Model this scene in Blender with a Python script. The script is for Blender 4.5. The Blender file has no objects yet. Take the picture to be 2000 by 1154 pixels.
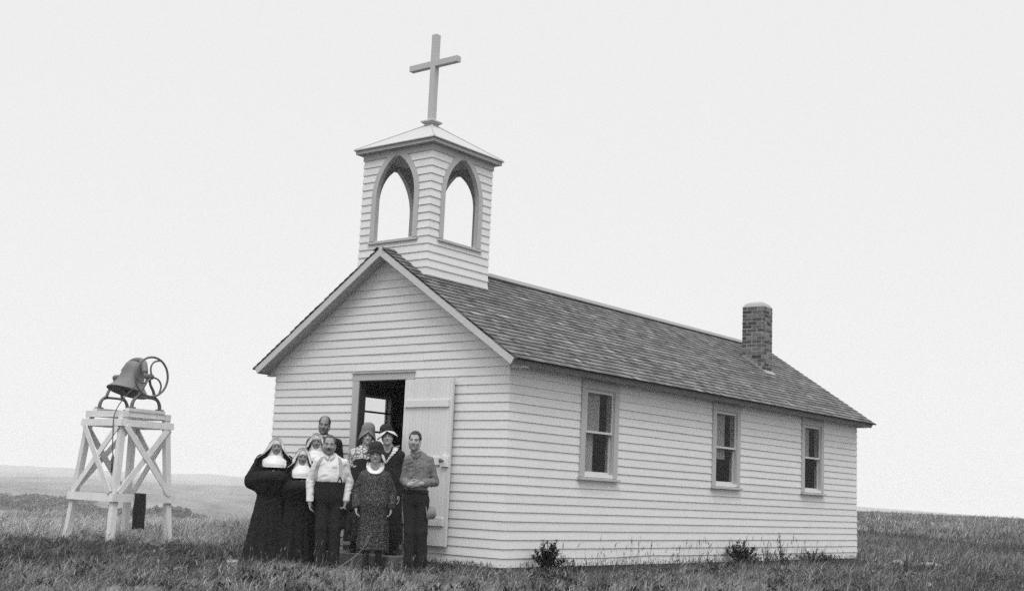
import bpy, math, random
import numpy as np
from mathutils import Vector, Matrix

# ------------------------------------------------------------------ camera, world, sun, exposure
SC = bpy.context.scene
COL = SC.collection
CAM = (9.97888, -12.64451, 0.90393)
_r = Vector((0.7879821, 0.61413123, 0.04389814))
_u = Vector((0.06373645, -0.15227861, 0.98628033))
_f = Vector((-0.6123903, 0.77437333, 0.15913536))
cam_d = bpy.data.cameras.new("camera")
cam_d.sensor_width = 36.0
cam_d.sensor_fit = 'HORIZONTAL'
cam_d.lens = 36.0 * 2425.48 / 2000.0
cam_d.clip_start = 0.1
cam_d.clip_end = 20000.0
cam = bpy.data.objects.new("camera", cam_d)
COL.objects.link(cam)
cam.matrix_world = Matrix(((_r.x, _u.x, -_f.x, CAM[0]), (_r.y, _u.y, -_f.y, CAM[1]),
                           (_r.z, _u.z, -_f.z, CAM[2]), (0, 0, 0, 1)))
SC.camera = cam

SUN_DIR = Vector((0.38, -0.50, 1.0)).normalized()      # from the scene towards the sun
SUN_EL = math.asin(SUN_DIR.z)
SUN_AZ = math.atan2(SUN_DIR.x, SUN_DIR.y)
world = bpy.data.worlds.new("World")
SC.world = world
world.use_nodes = True
wt = world.node_tree
wt.nodes.clear()
wo = wt.nodes.new('ShaderNodeOutputWorld')
bg = wt.nodes.new('ShaderNodeBackground')
wt.links.new(bg.outputs[0], wo.inputs[0])
sky = wt.nodes.new('ShaderNodeTexSky')
sky.sky_type = 'NISHITA'
sky.sun_disc = False
sky.sun_elevation = SUN_EL
sky.sun_rotation = SUN_AZ
bw = wt.nodes.new('ShaderNodeRGBToBW')
wt.links.new(sky.outputs[0], bw.inputs[0])
skm = wt.nodes.new('ShaderNodeMath'); skm.operation = 'MULTIPLY'; skm.inputs[1].default_value = 0.012
wt.links.new(bw.outputs[0], skm.inputs[0])
# bright even cloud: constant near the horizon, brighter towards the zenith as an overcast sky is
tc = wt.nodes.new('ShaderNodeTexCoord')
sx = wt.nodes.new('ShaderNodeSeparateXYZ')
wt.links.new(tc.outputs['Generated'], sx.inputs[0])
mr = wt.nodes.new('ShaderNodeMapRange'); mr.interpolation_type = 'SMOOTHSTEP'
mr.inputs['From Min'].default_value = 0.40
mr.inputs['From Max'].default_value = 0.95
mr.inputs['To Min'].default_value = 0.825
mr.inputs['To Max'].default_value = 2.6
wt.links.new(sx.outputs['Z'], mr.inputs['Value'])
sad = wt.nodes.new('ShaderNodeMath'); sad.operation = 'ADD'
wt.links.new(skm.outputs[0], sad.inputs[0])
wt.links.new(mr.outputs[0], sad.inputs[1])
wt.links.new(sad.outputs[0], bg.inputs['Color'])
bg.inputs['Strength'].default_value = 1.0

sun_d = bpy.data.lights.new("sun", 'SUN')
sun_d.energy = 1.25
sun_d.angle = math.radians(22)
sun_d.color = (1, 1, 1)
sun = bpy.data.objects.new("sun", sun_d)
COL.objects.link(sun)
sun.rotation_euler = SUN_DIR.to_track_quat('Z', 'Y').to_euler()
sun.location = (0, -10, 30)

SC.render.engine = 'CYCLES'
SC.view_settings.view_transform = 'Standard'
SC.view_settings.look = 'None'
SC.view_settings.exposure = 0.0
SC.view_settings.gamma = 1.0
SC.cycles.max_bounces = 6
SC.cycles.diffuse_bounces = 4
SC.cycles.transparent_max_bounces = 12
SC.cycles.volume_bounces = 1
try:
    SC.cycles.use_denoising = False
except Exception:
    pass

random.seed(7)
RNG = np.random.default_rng(11)

# ------------------------------------------------------------------ helpers
def hash2(ix, iy, s):
    n = (ix.astype(np.int64) * 374761393 + iy.astype(np.int64) * 668265263 + s * 982451653) & 0x7fffffff
    n = ((n ^ (n >> 13)) * 1274126177) & 0x7fffffff
    n = (n ^ (n >> 16)) & 0xffff
    return n / 65535.0

def vnoise(x, y, s=0):
    ix = np.floor(x); iy = np.floor(y)
    fx = x - ix; fy = y - iy
    fx = fx * fx * (3 - 2 * fx); fy = fy * fy * (3 - 2 * fy)
    a = hash2(ix, iy, s); b = hash2(ix + 1, iy, s); c = hash2(ix, iy + 1, s); d = hash2(ix + 1, iy + 1, s)
    return (a + (b - a) * fx) * (1 - fy) + (c + (d - c) * fx) * fy

def fbm(x, y, s=0, o=4):
    t = 0; amp = 0.5; f = 1.0
    for k in range(o):
        t = t + amp * vnoise(x * f + 17.3 * k, y * f - 9.1 * k, s + k)
        amp *= 0.5; f *= 2.03
    return t / (1 - 0.5 ** o)

def sstep(x, a, b):
    t = np.clip((x - a) / (b - a), 0, 1)
    return t * t * (3 - 2 * t)

def gmat(name, base, rough=0.75, tone=False, layers=(), bump=(), spec=0.3, coords='Object', sheen=0.0, trans=0.0):
    """Grey material: base albedo, optionally times the mesh's 'tone' attribute, times noise layers (scale, amount, detail, stretch xyz)."""
    m = bpy.data.materials.new(name)
    m.use_nodes = True
    nt = m.node_tree
    b = nt.nodes['Principled BSDF']
    b.inputs['Roughness'].default_value = rough
    b.inputs['Specular IOR Level'].default_value = spec
    if sheen:
        b.inputs['Sheen Weight'].default_value = sheen
    t = nt.nodes.new('ShaderNodeTexCoord')
    v = nt.nodes.new('ShaderNodeValue'); v.outputs[0].default_value = base
    cur = v.outputs[0]
    def math_(op, a, bb, clamp=False):
        n = nt.nodes.new('ShaderNodeMath'); n.operation = op; n.use_clamp = clamp
        for i, q in enumerate((a, bb)):
            if isinstance(q, (int, float)):
                n.inputs[i].default_value = q
            else:
                nt.links.new(q, n.inputs[i])
        return n.outputs[0]
    def noise(scale, detail, stretch, rough_=0.55):
        mp = nt.nodes.new('ShaderNodeMapping'); mp.inputs['Scale'].default_value = stretch
        nt.links.new(t.outputs[coords], mp.inputs['Vector'])
        n = nt.nodes.new('ShaderNodeTexNoise')
        n.inputs['Scale'].default_value = scale
        n.inputs['Detail'].default_value = detail
        n.inputs['Roughness'].default_value = rough_
        nt.links.new(mp.outputs[0], n.inputs['Vector'])
        return n.outputs['Fac']
    if tone:
        a = nt.nodes.new('ShaderNodeAttribute'); a.attribute_name = 'tone'
        cur = math_('MULTIPLY', cur, a.outputs['Fac'])
    for L in layers:
        sc, amt, det, st = (list(L) + [3, (1, 1, 1)])[:4] if len(L) < 4 else L
        n = noise(sc, det, st)
        f = math_('MULTIPLY', math_('SUBTRACT', n, 0.5), amt * 2.0)
        cur = math_('MULTIPLY', cur, math_('ADD', f, 1.0), False)
    cur = math_('MAXIMUM', cur, 0.004)
    cur = math_('MINIMUM', cur, 0.9)
    cc = nt.nodes.new('ShaderNodeCombineColor')
    for i in range(3):
        nt.links.new(cur, cc.inputs[i])
    nt.links.new(cc.outputs[0], b.inputs['Base Color'])
    prev = None
    for L in bump:
        sc, amt, dist, st = (list(L) + [0.01, (1, 1, 1)])[:4] if len(L) < 4 else L
        n = noise(sc, 4, st)
        bp = nt.nodes.new('ShaderNodeBump')
        bp.inputs['Strength'].default_value = amt
        bp.inputs['Distance'].default_value = dist
        nt.links.new(n, bp.inputs['Height'])
        if prev:
            nt.links.new(prev, bp.inputs['Normal'])
        prev = bp.outputs[0]
    if prev:
        nt.links.new(prev, b.inputs['Normal'])
    if trans:
        tl = nt.nodes.new('ShaderNodeBsdfTranslucent')
        nt.links.new(cc.outputs[0], tl.inputs['Color'])
        mx = nt.nodes.new('ShaderNodeMixShader'); mx.inputs[0].default_value = trans
        nt.links.new(b.outputs[0], mx.inputs[1]); nt.links.new(tl.outputs[0], mx.inputs[2])
        out = [n for n in nt.nodes if n.type == 'OUTPUT_MATERIAL'][0]
        nt.links.new(mx.outputs[0], out.inputs['Surface'])
    return m

def raw_mesh(name, V, F, mat, parent=None, smooth=False, tone=None, loc=None, rotz=0.0, quads=None):
    me = bpy.data.meshes.new(name)
    if quads is not None:            # fast path: numpy arrays of equal-length faces
        nv, nf, k = len(V), len(quads), quads.shape[1]
        me.vertices.add(nv)
        me.vertices.foreach_set('co', np.ascontiguousarray(V, dtype=np.float32).ravel())
        me.loops.add(nf * k)
        me.loops.foreach_set('vertex_index', np.ascontiguousarray(quads, dtype=np.int32).ravel())
        me.polygons.add(nf)
        me.polygons.foreach_set('loop_start', np.arange(0, nf * k, k, dtype=np.int32))
        me.polygons.foreach_set('loop_total', np.full(nf, k, dtype=np.int32))
        me.update(calc_edges=True)
    else:
        me.from_pydata([tuple(v) for v in V], [], F)
        me.update()
    if tone is not None:
        at = me.attributes.new('tone', 'FLOAT', 'POINT')
        at.data.foreach_set('value', np.asarray(tone, dtype=np.float32))
    if smooth:
        me.polygons.foreach_set('use_smooth', np.ones(len(me.polygons), dtype=bool))
    me.materials.append(mat)
    o = bpy.data.objects.new(name, me)
    COL.objects.link(o)
    if loc is not None:
        o.location = loc
    o.rotation_euler = (0, 0, rotz)
    if parent is not None:
        o.parent = parent
        if parent.get('_world'):      # children of a placed Empty are written in world coordinates
            o.matrix_parent_inverse = Matrix.Translation(-Vector(parent['_loc']))
            o['_world'] = 1; o['_loc'] = (0, 0, 0)
    return o

def tag(o, label=None, cat=None, group=None, kind=None):
    if label: o['label'] = label
    if cat: o['category'] = cat
    if group: o['group'] = group
    if kind: o['kind'] = kind
    return o

def thing(name, label, cat, loc, group=None):
    o = bpy.data.objects.new(name, None)
    COL.objects.link(o)
    o.location = loc
    o.empty_display_size = 0.1
    o['_world'] = 1; o['_loc'] = tuple(loc)
    return tag(o, label, cat, group)

class MB:
    def __init__(s): s.v = []; s.f = []; s.t = []
    def add(s, verts, faces, tone=1.0):
        n = len(s.v); s.v.extend(verts); s.f.extend([tuple(i + n for i in q) for q in faces]); s.t.extend([tone] * len(verts))
    def hexa(s, p, tone=1.0):     # p: 0-3 bottom ring, 4-7 top ring
        s.add(p, [(0, 3, 2, 1), (4, 5, 6, 7), (0, 1, 5, 4), (1, 2, 6, 5), (2, 3, 7, 6), (3, 0, 4, 7)], tone)
    def box(s, x0, x1, y0, y1, z0, z1, tone=1.0):
        s.hexa([(x0, y0, z0), (x1, y0, z0), (x1, y1, z0), (x0, y1, z0), (x0, y0, z1), (x1, y0, z1), (x1, y1, z1), (x0, y1, z1)], tone)
    def bar(s, a, b, w, h, up=(0, 0, 1), tone=1.0):
        a = Vector(a); b = Vector(b); d = (b - a).normalized(); up = Vector(up)
        sd = d.cross(up)
        if sd.length < 1e-4: sd = d.cross(Vector((1, 0, 0)))
        sd.normalize(); u = sd.cross(d).normalized()
        P = []
        for c in (a, b):
            for i, j in ((-1, -1), (1, -1), (1, 1), (-1, 1)):
                P.append(tuple(c + sd * (i * w / 2) + u * (j * h / 2)))
        s.hexa(P, tone)
    def tube(s, pts, rad, n=10, closed=False, cap=True, flat=1.0, up=(0, 0, 1), tone=1.0):
        pts = [Vector(p) for p in pts]; m = len(pts)
        rad = rad if hasattr(rad, '__len__') else [rad] * m
        base = len(s.v); ref = Vector(up)
        for i, p in enumerate(pts):
            if closed: d = pts[(i + 1) % m] - pts[i - 1]
            else: d = pts[min(i + 1, m - 1)] - pts[max(i - 1, 0)]
            d.normalize()
            a = d.cross(ref)
            if a.length < 1e-3: a = d.cross(Vector((1, 0.2, 0)))
            a.normalize(); b = a.cross(d).normalized()
            for k in range(n):
                w = 2 * math.pi * k / n
                s.v.append(tuple(p + a * (math.cos(w) * rad[i] * flat) + b * (math.sin(w) * rad[i]))); s.t.append(tone)
        for i in range(m if closed else m - 1):
            j = (i + 1) % m
            for k in range(n):
                l = (k + 1) % n
                s.f.append((base + i * n + k, base + i * n + l, base + j * n + l, base + j * n + k))
        if cap and not closed:
            s.f.append(tuple(base + k for k in reversed(range(n))))
            s.f.append(tuple(base + (m - 1) * n + k for k in range(n)))
    def lathe(s, prof, n=32, M=None, tone=1.0):
        base = len(s.v); m = len(prof)
        for r, z in prof:
            for k in range(n):
                w = 2 * math.pi * k / n
                p = Vector((r * math.cos(w), r * math.sin(w), z))
                if M: p = M @ p
                s.v.append(tuple(p)); s.t.append(tone)
        for i in range(m - 1):
            for k in range(n):
                l = (k + 1) % n
                s.f.append((base + i * n + k, base + i * n + l, base + (i + 1) * n + l, base + (i + 1) * n + k))
    def build(s, name, mat, parent=None, smooth=False):
        return raw_mesh(name, s.v, s.f, mat, parent, smooth, tone=s.t)

# ------------------------------------------------------------------ materials
M_SIDING = gmat('white_clapboard_paint', 0.65, 0.7, True, [(3.0, .05, 3, (1, 1, 1)), (55, .10, 2, (1, 1, 1)), (9, .05, 4, (.15, .15, 3))], [(120, .25, .004, (1, 1, 1))])
M_TRIM = gmat('grey_trim_paint', 0.41, 0.65, True, [(4, .07), (60, .10, 2, (1, 1, 1))], [(110, .25, .004, (1, 1, 1))])
M_FASCIA = gmat('shaded_trim_paint', 0.24, 0.65, True, [(4, .1), (60, .10, 2, (1, 1, 1))], [(110, .25, .004, (1, 1, 1))])  # trim paint darkened for the shade under the shingle overhang
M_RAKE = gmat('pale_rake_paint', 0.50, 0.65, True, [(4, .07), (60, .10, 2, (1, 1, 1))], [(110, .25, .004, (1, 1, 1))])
M_DOOR = gmat('white_door_paint', 0.64, 0.6, True, [(5, .06, 3, (1, 1, .2)), (70, .08, 2, (1, 1, 1))], [(100, .2, .004, (1, 1, .3))])
M_SHINGLE = gmat('weathered_cedar_shingle', 0.125, 0.9, True, [(18, .22, 4, (1, 3, 1)), (90, .25, 2, (.3, 1, .3)), (.9, .22, 3, (1, 1, 1))], [(90, .5, .004, (.3, 1.5, .3))])
M_ROOFMETAL = gmat('pale_belfry_roof', 0.36, 0.6, True, [(6, .06), (40, .06, 2, (1, 1, 1))])
M_SASH = gmat('white_sash_paint', 0.54, 0.5, False, [(30, .06)])
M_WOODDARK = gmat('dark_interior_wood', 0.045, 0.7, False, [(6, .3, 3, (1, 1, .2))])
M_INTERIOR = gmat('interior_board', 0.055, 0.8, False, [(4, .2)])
M_BACKING = gmat('grey_pane_backing', 0.42, 0.9, False, [(40, .12, 3, (1, 1, .1))], trans=.2)
M_CONCRETE = gmat('concrete', 0.16, 0.9, False, [(6, .3), (60, .2)], [(60, .4, .006, (1, 1, 1))])
M_BRICK = gmat('dark_red_brick', 0.075, 0.9, True, [(14, .5), (50, .4)], [(80, .5, .004, (1, 1, 1))])
M_MORTAR = gmat('pale_mortar', 0.30, 0.95, False, [(50, .2)], [(70, .5, .004, (1, 1, 1))])
M_FLASH = gmat('tin_flashing', 0.26, 0.45, False, [(20, .15)])
M_IRON = gmat('dull_cast_iron', 0.10, 0.55, False, [(25, .25)], [(90, .2, .003, (1, 1, 1))], spec=.5)
M_BELL = gmat('weathered_bell_metal', 0.10, 0.5, False, [(10, .2), (60, .15)], [(70, .15, .003, (1, 1, 1))], spec=.5)
M_STANDWOOD = gmat('whitewashed_timber', 0.60, 0.8, True, [(12, .18, 4, (1, 1, .2)), (70, .14), (3, .12)], [(60, .3, .004, (1, 1, .3))])
M_ROPE = gmat('old_rope', 0.10, 0.9)
M_BLACKCLOTH = gmat('black_cloth', 0.018, 0.95, False, [(20, .3)], [(50, .4, .006, (1, 1, .4))])
def glass_mat():
    m = bpy.data.materials.new('window_glass'); m.use_nodes = True
    nt = m.node_tree; nt.nodes.clear()
    o = nt.nodes.new('ShaderNodeOutputMaterial'); mx = nt.nodes.new('ShaderNodeMixShader')
    t = nt.nodes.new('ShaderNodeBsdfTransparent'); t.inputs[0].default_value = (.9, .9, .9, 1)
    g = nt.nodes.new('ShaderNodeBsdfGlossy'); g.inputs['Roughness'].default_value = 0.03
    mx.inputs[0].default_value = 0.018
    nt.links.new(t.outputs[0], mx.inputs[1]); nt.links.new(g.outputs[0], mx.inputs[2])
    nt.links.new(mx.outputs[0], o.inputs[0])
    return m
M_GLASS = glass_mat()

# ------------------------------------------------------------------ terrain
GX, GY = CAM[0], CAM[1]
_LR = [0, 18, 24, 34, 60, 120, 250, 330, 520, 750, 1000, 1150, 1500, 2000, 2500, 3000, 3600]
_LZ = [-.1, -.1, -.12, -.15, -2.0, -5, -7.5, -8.2, -7.6, -4.6, -1.0, -2, -3, 5, 15.5, 13, 6]
_RR = [0, 28, 42, 70, 140, 200, 400, 1200, 1500, 1900, 2600, 3600]
_RZ = [-.1, -.1, -.06, .25, .92, .5, -6, -5, 3, 7.6, 5, 2]
def ground_h(x, y):
    x = np.asarray(x, float); y = np.asarray(y, float)
    dx = x - GX; dy = y - GY
    r = np.hypot(dx, dy); az = np.degrees(np.arctan2(-dx, dy))
    hl = np.interp(r, _LR, _LZ)
    far = sstep(r, 300, 1200)
    hl = hl + far * (fbm(az * .35 + 3, r * .0015, 5) - .5) * 9 * np.clip(r / 2500, .2, 1) + sstep(r, 120, 400) * (fbm(x * .012, y * .012, 9) - .5) * 1.6
    hr = np.interp(r, _RR, _RZ)
    fr = sstep(r, 1000, 1800)
    hr = hr + fr * (np.clip((az - 15.5) / 6.5, -.4, 1.3) - 1) * 7.0
    hr = hr - .55 * np.exp(-((r - 58) / 16) ** 2 - ((az - 13) / 6) ** 2)
    w = sstep(az, 28, 44)
    h = hr * (1 - w) + hl * w
    h = h - .15 * np.exp(-((x + 8.2) ** 2 + (y + .2) ** 2) / 3.2)
    h = h + (fbm(x * .5, y * .5, 2) - .5) * .05 * sstep(r, 6, 14) * (1 - sstep(r, 200, 400))
    return h
# ------------------------------------------------------------------ the church
W = 4.51; L = 11.2765; XC = -W / 2
CR = 0.11713           # clapboard exposure
SLOPE = 0.66005; E_ = 0.1994; ZF = 2.5787; ZA = 4.1987; ZRT = 4.3397
RO, RO2 = 0.2358, 0.2897
church = thing('church', 'small white clapboard church with belfry, cross and open front door', 'church', (XC, L / 2, -.1))

def wall_map(face):
    """(s, out, z) -> world for the four walls: s runs along the wall, out is the outward offset."""
    if face == 'front': return lambda s, o, z: (s, -o, z)
    if face == 'back': return lambda s, o, z: (s, L + o, z)
    if face == 'right': return lambda s, o, z: (o, s, z)
    return lambda s, o, z: (-W - o, s, z)

def half_w(z):          # half-width of the gable at height z, under the roof soffit
    return (ZA - z) / SLOPE - 0.0

def siding(face, opens, gable, z_top):
    mb = MB(); mp = wall_map(face)
    s0, s1 = (-W, 0.0) if gable else (0.0, L)
    n = int(math.ceil(z_top / CR))
    OB, OT = 0.018, 0.004
    for c in range(n):
        za, zb = c * CR, min((c + 1) * CR, z_top)
        if zb - za < .01: continue
        lo0, hi0, lo1, hi1 = s0, s1, s0, s1
        corner_lo = corner_hi = True
        if gable:
            a, b = half_w(za), half_w(zb)
            if b <= 0.0: b = .0
            if a < W / 2: lo0, hi0 = XC - a, XC + a; corner_lo = corner_hi = False
            if b < W / 2: lo1, hi1 = XC - b, XC + b; corner_lo = corner_hi = False
        segs = [(lo0, hi0, lo1, hi1, corner_lo, corner_hi)]
        for (a, b, oz0, oz1) in opens:
            if oz1 <= za + .012 or oz0 >= zb - .012: continue
            new = []
            for g in segs:
                if b <= g[0] or a >= g[1]: new.append(g); continue
                if a > g[0]: new.append((g[0], a, g[2], a, g[4], False))
                if b < g[1]: new.append((b, g[1], b, g[3], False, g[5]))
            segs = new
        # butt joints
        out = []
        for g in segs:
            ln = g[1] - g[0]
            if ln > 3.2 and g[2] < g[0] + .3:
                k = g[0] + ln * random.uniform(.25, .75)
                out += [(g[0], k - .0012, g[2], k - .0012, g[4], False), (k + .0012, g[1], k + .0012, g[3], False, g[5])]
            else: out.append(g)
        for g in out:
            j = random.uniform(-.002, .002); ob = OB + random.uniform(-.002, .003)
            if g[4] or g[5]: j = 0; ob = OB
            a0, b0, a1, b1 = g[0], g[1], g[2], g[3]
            P = [(a0 - (ob if g[4] else 0), ob, za + j), (b0 + (ob if g[5] else 0), ob, za + j), (b0, 0, za + j), (a0, 0, za + j),
                 (a1 - (OT if g[4] else 0), OT, zb + .006), (b1 + (OT if g[5] else 0), OT, zb + .006), (b1, 0, zb + .006), (a1, 0, zb + .006)]
            tn = random.uniform(.955, 1.02)
            NS = 1 if (b0 - a0) < 2 else 6
            # long boards get a slight waviness along their lower edge
            xs = [k / NS for k in range(NS + 1)]
            wz = [0 if k in (0, NS) else random.uniform(-.0022, .0022) for k in range(NS + 1)]
            if face == 'right' and c == 1 and g[0] < 3 < g[1]: NS = 14; xs = [k / NS for k in range(NS + 1)]; wz = [(-.014 * math.exp(-((g[0] + t * (g[1] - g[0]) - 2.2) / .7) ** 2) + .010 * math.exp(-((g[0] + t * (g[1] - g[0]) - 3.6) / .6) ** 2)) for t in xs]
            lerp = lambda A, B, t: tuple(A[i] + (B[i] - A[i]) * t for i in range(3))
            for k in range(NS):
                Q = [lerp(P[0], P[1], xs[k]), lerp(P[0], P[1], xs[k + 1]), lerp(P[3], P[2], xs[k + 1]), lerp(P[3], P[2], xs[k]),
                     lerp(P[4], P[5], xs[k]), lerp(P[4], P[5], xs[k + 1]), lerp(P[7], P[6], xs[k + 1]), lerp(P[7], P[6], xs[k])]
                for i, kk in ((0, k), (1, k + 1), (2, k + 1), (3, k)):
                    q = Q[i]; Q[i] = (q[0], q[1], q[2] + wz[kk])
                mb.hexa([mp(*q) for q in Q], tn)
    # sheathing behind the boards
    T0, T1 = -.0015, -.10
    zt = 2.55
    def sheath(a, b, z0, z1):
        P = [mp(a, T0, z0), mp(b, T0, z0), mp(b, T1, z0), mp(a, T1, z0), mp(a, T0, z1), mp(b, T0, z1), mp(b, T1, z1), mp(a, T1, z1)]
        mb.hexa(P, .8)
    cur = s0 + (.0015 if gable else .1015)
    end = s1 - (.0015 if gable else .1015)
    for (a, b, z0, z1) in sorted(opens):
        a, b = a + .09, b - .09
        sheath(cur, a, 0.0, zt)
        if z0 > 0: sheath(a, b, 0.0, z0 + .05)
        if z1 - .06 < zt: sheath(a, b, z1 - .06, zt)
        cur = b
    sheath(cur, end, 0.0, zt)
    if gable:
        ht = half_w(zt); P = []
        for o in (T0, T1):
            P += [mp(XC - ht, o, zt), mp(XC + ht, o, zt), mp(XC, o, ZA)]
        mb.add(P, [(0, 1, 2), (5, 4, 3), (0, 3, 4, 1), (1, 4, 5, 2), (2, 5, 3, 0)], .8)
    return mb.build('clapboard_wall', M_SIDING, church)

WINY = (2.095, 5.845, 9.197)
win_open = [(c - .475, c + .475, 1.19, 2.60) for c in WINY]
DX0, DX1 = -2.709, -1.7925          # door opening
door_open = [(DX0 - .125, DX1 + .13, 0.12, 2.53)]
siding('front', door_open, True, ZA - .02)
siding('right', win_open, False, 2.66)
siding('left', win_open, False, 2.66)
siding('back', [], True, ZA - .02)

# foundation sill and floor
fb = MB()
fb.box(-W + .03, -.03, .03, L - .03, -.4, .012)
fb.build('foundation', M_CONCRETE, church)
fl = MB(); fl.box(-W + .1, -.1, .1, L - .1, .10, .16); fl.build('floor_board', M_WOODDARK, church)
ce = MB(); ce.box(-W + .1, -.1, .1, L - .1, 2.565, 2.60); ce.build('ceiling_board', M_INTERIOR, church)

# interior lining
ln = MB()
for side in (0, 1):
    x0, x1 = (-.1165, -.1015) if side == 0 else (-W + .1015, -W + .1165)
    cur = .1
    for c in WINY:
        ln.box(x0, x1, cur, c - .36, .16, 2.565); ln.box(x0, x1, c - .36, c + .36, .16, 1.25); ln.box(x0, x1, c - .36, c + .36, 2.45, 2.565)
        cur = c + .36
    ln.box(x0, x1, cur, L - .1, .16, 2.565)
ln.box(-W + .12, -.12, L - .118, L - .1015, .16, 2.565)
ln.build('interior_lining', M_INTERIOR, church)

# windows
def window(face, c, extra_bar=False):
    mp = wall_map(face)
    def bx(mb, a, b, o0, o1, z0, z1, t=1.0):
        mb.hexa([mp(a, o1, z0), mp(b, o1, z0), mp(b, o0, z0), mp(a, o0, z0), mp(a, o1, z1), mp(b, o1, z1), mp(b, o0, z1), mp(a, o0, z1)], t)
    f = MB()
    A, B = c - .475, c + .475
    bx(f, A, A + .115, .001, .034, 1.215, 2.45)
    bx(f, B - .115, B, .001, .034, 1.215, 2.45)
    bx(f, A, B, .001, .036, 2.451, 2.60)
    # jamb liners
    bx(f, A + .117, A + .135, -.10, .020, 1.26, 2.45, 1.0)
    bx(f, B - .135, B - .117, -.10, .020, 1.26, 2.45, 1.0)
    bx(f, A + .135, B - .135, -.10, .020, 2.43, 2.45, 1.0)
    w = f.build('window', M_TRIM, church)
    s = MB()
    s.hexa([mp(A - .03, .075, 1.172), mp(B + .03, .075, 1.172), mp(B + .03, .001, 1.180), mp(A - .03, .001, 1.180),
            mp(A - .03, .075, 1.200), mp(B + .03, .075, 1.200), mp(B + .03, .001, 1.213), mp(A - .03, .001, 1.213)])
    bx(s, A + .116, B - .116, -.10, .030, 1.214, 1.262, 1.6)
    s.build('sill', M_TRIM, w)
    G0, G1 = c - .314, c + .314
    def sash(o, z0, z1):
        m = MB()
        bx(m, G0 - .022, G0, o - .026, o, z0, z1); bx(m, G1, G1 + .022, o - .026, o, z0, z1)
        bx(m, G0, G1, o - .03, o, z0, z0 + .03); bx(m, G0, G1, o - .03, o, z1 - .03, z1)
        sh = m.build('sash', M_SASH, w)
        p = MB(); bx(p, G0 - .004, G1 + .004, o - .017, o - .013, z0 + .025, z1 - .025); p.build('pane', M_GLASS, w)
    sash(.012, 1.832, 2.428); sash(-.024, 1.264, 1.862)
    cu = MB()  # grey sheets added behind the panes for the grey seen through them
    def backing(a, b, z0, z1, o):
        n = 14; P = []; F = []
        for k in range(n + 1):
            t = a + (b - a) * k / n; d = o + .006 * math.sin(k * 1.9)
            P += [mp(t, d, z0), mp(t, d, z1), mp(t, d - .003, z0), mp(t, d - .003, z1)]
        for k in range(n):
            i = 4 * k
            F += [(i, i + 4, i + 5, i + 1), (i + 2, i + 3, i + 7, i + 6), (i, i + 2, i + 6, i + 4), (i + 1, i + 5, i + 7, i + 3)]
        F += [(0, 1, 3, 2), (4 * n, 4 * n + 2, 4 * n + 3, 4 * n + 1)]
        cu.add(P, F)
    if face == 'right':
        q = WINY.index(c)
        wu = (.42, .40, .33)[q]; wl = (.28, .30, .10)[q]
        backing(G0 - .05, G0 + wu, 1.83, 2.44, -.07)
        if q == 1: backing(G0 - .05, G0 + .42, 1.66, 1.83, -.075); 
        else: backing(G0 - .05, G0 + wl, 1.27, 1.83, -.075)
        cu.build('pane_backing', M_BACKING, w)
    if extra_bar:
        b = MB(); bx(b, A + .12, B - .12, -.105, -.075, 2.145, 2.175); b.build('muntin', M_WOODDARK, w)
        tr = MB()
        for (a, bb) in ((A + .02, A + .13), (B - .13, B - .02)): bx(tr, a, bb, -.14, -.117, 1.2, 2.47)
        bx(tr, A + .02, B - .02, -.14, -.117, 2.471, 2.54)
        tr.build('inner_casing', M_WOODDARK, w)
for c in WINY: window('right', c)
for i, c in enumerate(WINY): window('left', c, True)

# door frame
df = MB()
df.box(DX0 - .125, DX0, -.034, -.001, .20, 2.436)
df.box(DX1, DX1 + .13, -.034, -.001, .20, 2.436)
df.box(DX0 - .135, DX1 + .14, -.037, -.001, 2.437, 2.533)
df.box(DX0 - .145, DX1 + .15, -.052, -.001, 2.534, 2.552)
fr = df.build('door_frame', M_TRIM, church)
jb = MB()
jb.box(DX0, DX0 + .018, -.02, .10, .2, 2.42); jb.box(DX1 - .018, DX1, -.02, .10, .2, 2.42); jb.box(DX0, DX1, -.02, .10, 2.42, 2.4355)
jb.build('jamb', M_WOODDARK, fr)
th = MB(); th.box(DX0 - .10, DX1 + .1, -.09, .11, .135, .198); th.build('threshold', M_TRIM, fr)
rs = MB(); rs.box(DX0 - .12, DX1 + .12, -.03, -.0005, 0.0, .134); rs.build('riser_board', M_TRIM, fr)

# open door leaf
dm = Matrix.Translation((DX1 + .004, -.055, 0)) @ Matrix.Rotation(math.radians(-2.6), 4, 'Z')
def dbox(mb, a, b, o0, o1, z0, z1, t=1.0):
    P = [(a, o0, z0), (b, o0, z0), (b, o1, z0), (a, o1, z0), (a, o0, z1), (b, o0, z1), (b, o1, z1), (a, o1, z1)]
    mb.hexa([tuple(dm @ Vector(p)) for p in P], t)
dl = MB(); DW = .915; nb = 15
for k in range(nb):
    a = k * DW / nb
    dbox(dl, a + .001, a + DW / nb - .001, 0, .032, .215, 2.425, random.uniform(.95, 1.03))
    dbox(dl, a - .0005 if k else a + .002, a + DW / nb - .002, .0025, .029, .216, 2.424, .8)
door = dl.build('door', M_DOOR, church)
for z0, z1 in ((2.045, 2.135), (1.27, 1.37), (.475, .575)):
    b = MB(); dbox(b, .03, DW - .05 if z0 > 2 or z0 < 1 else DW - .17, -.026, -.001, z0, z1, 1.0); b.build('batten', M_DOOR, door)
lt = MB(); dbox(lt, DW - .135, DW - .015, -.033, -.001, 1.25, 1.385, 1.15); lb = lt.build('lock_box', M_DOOR, door)
kn = MB()
Mk = dm @ Matrix.Translation((DW - .085, -.034, 1.325)) @ Matrix.Rotation(math.radians(90), 4, 'X')
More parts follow.
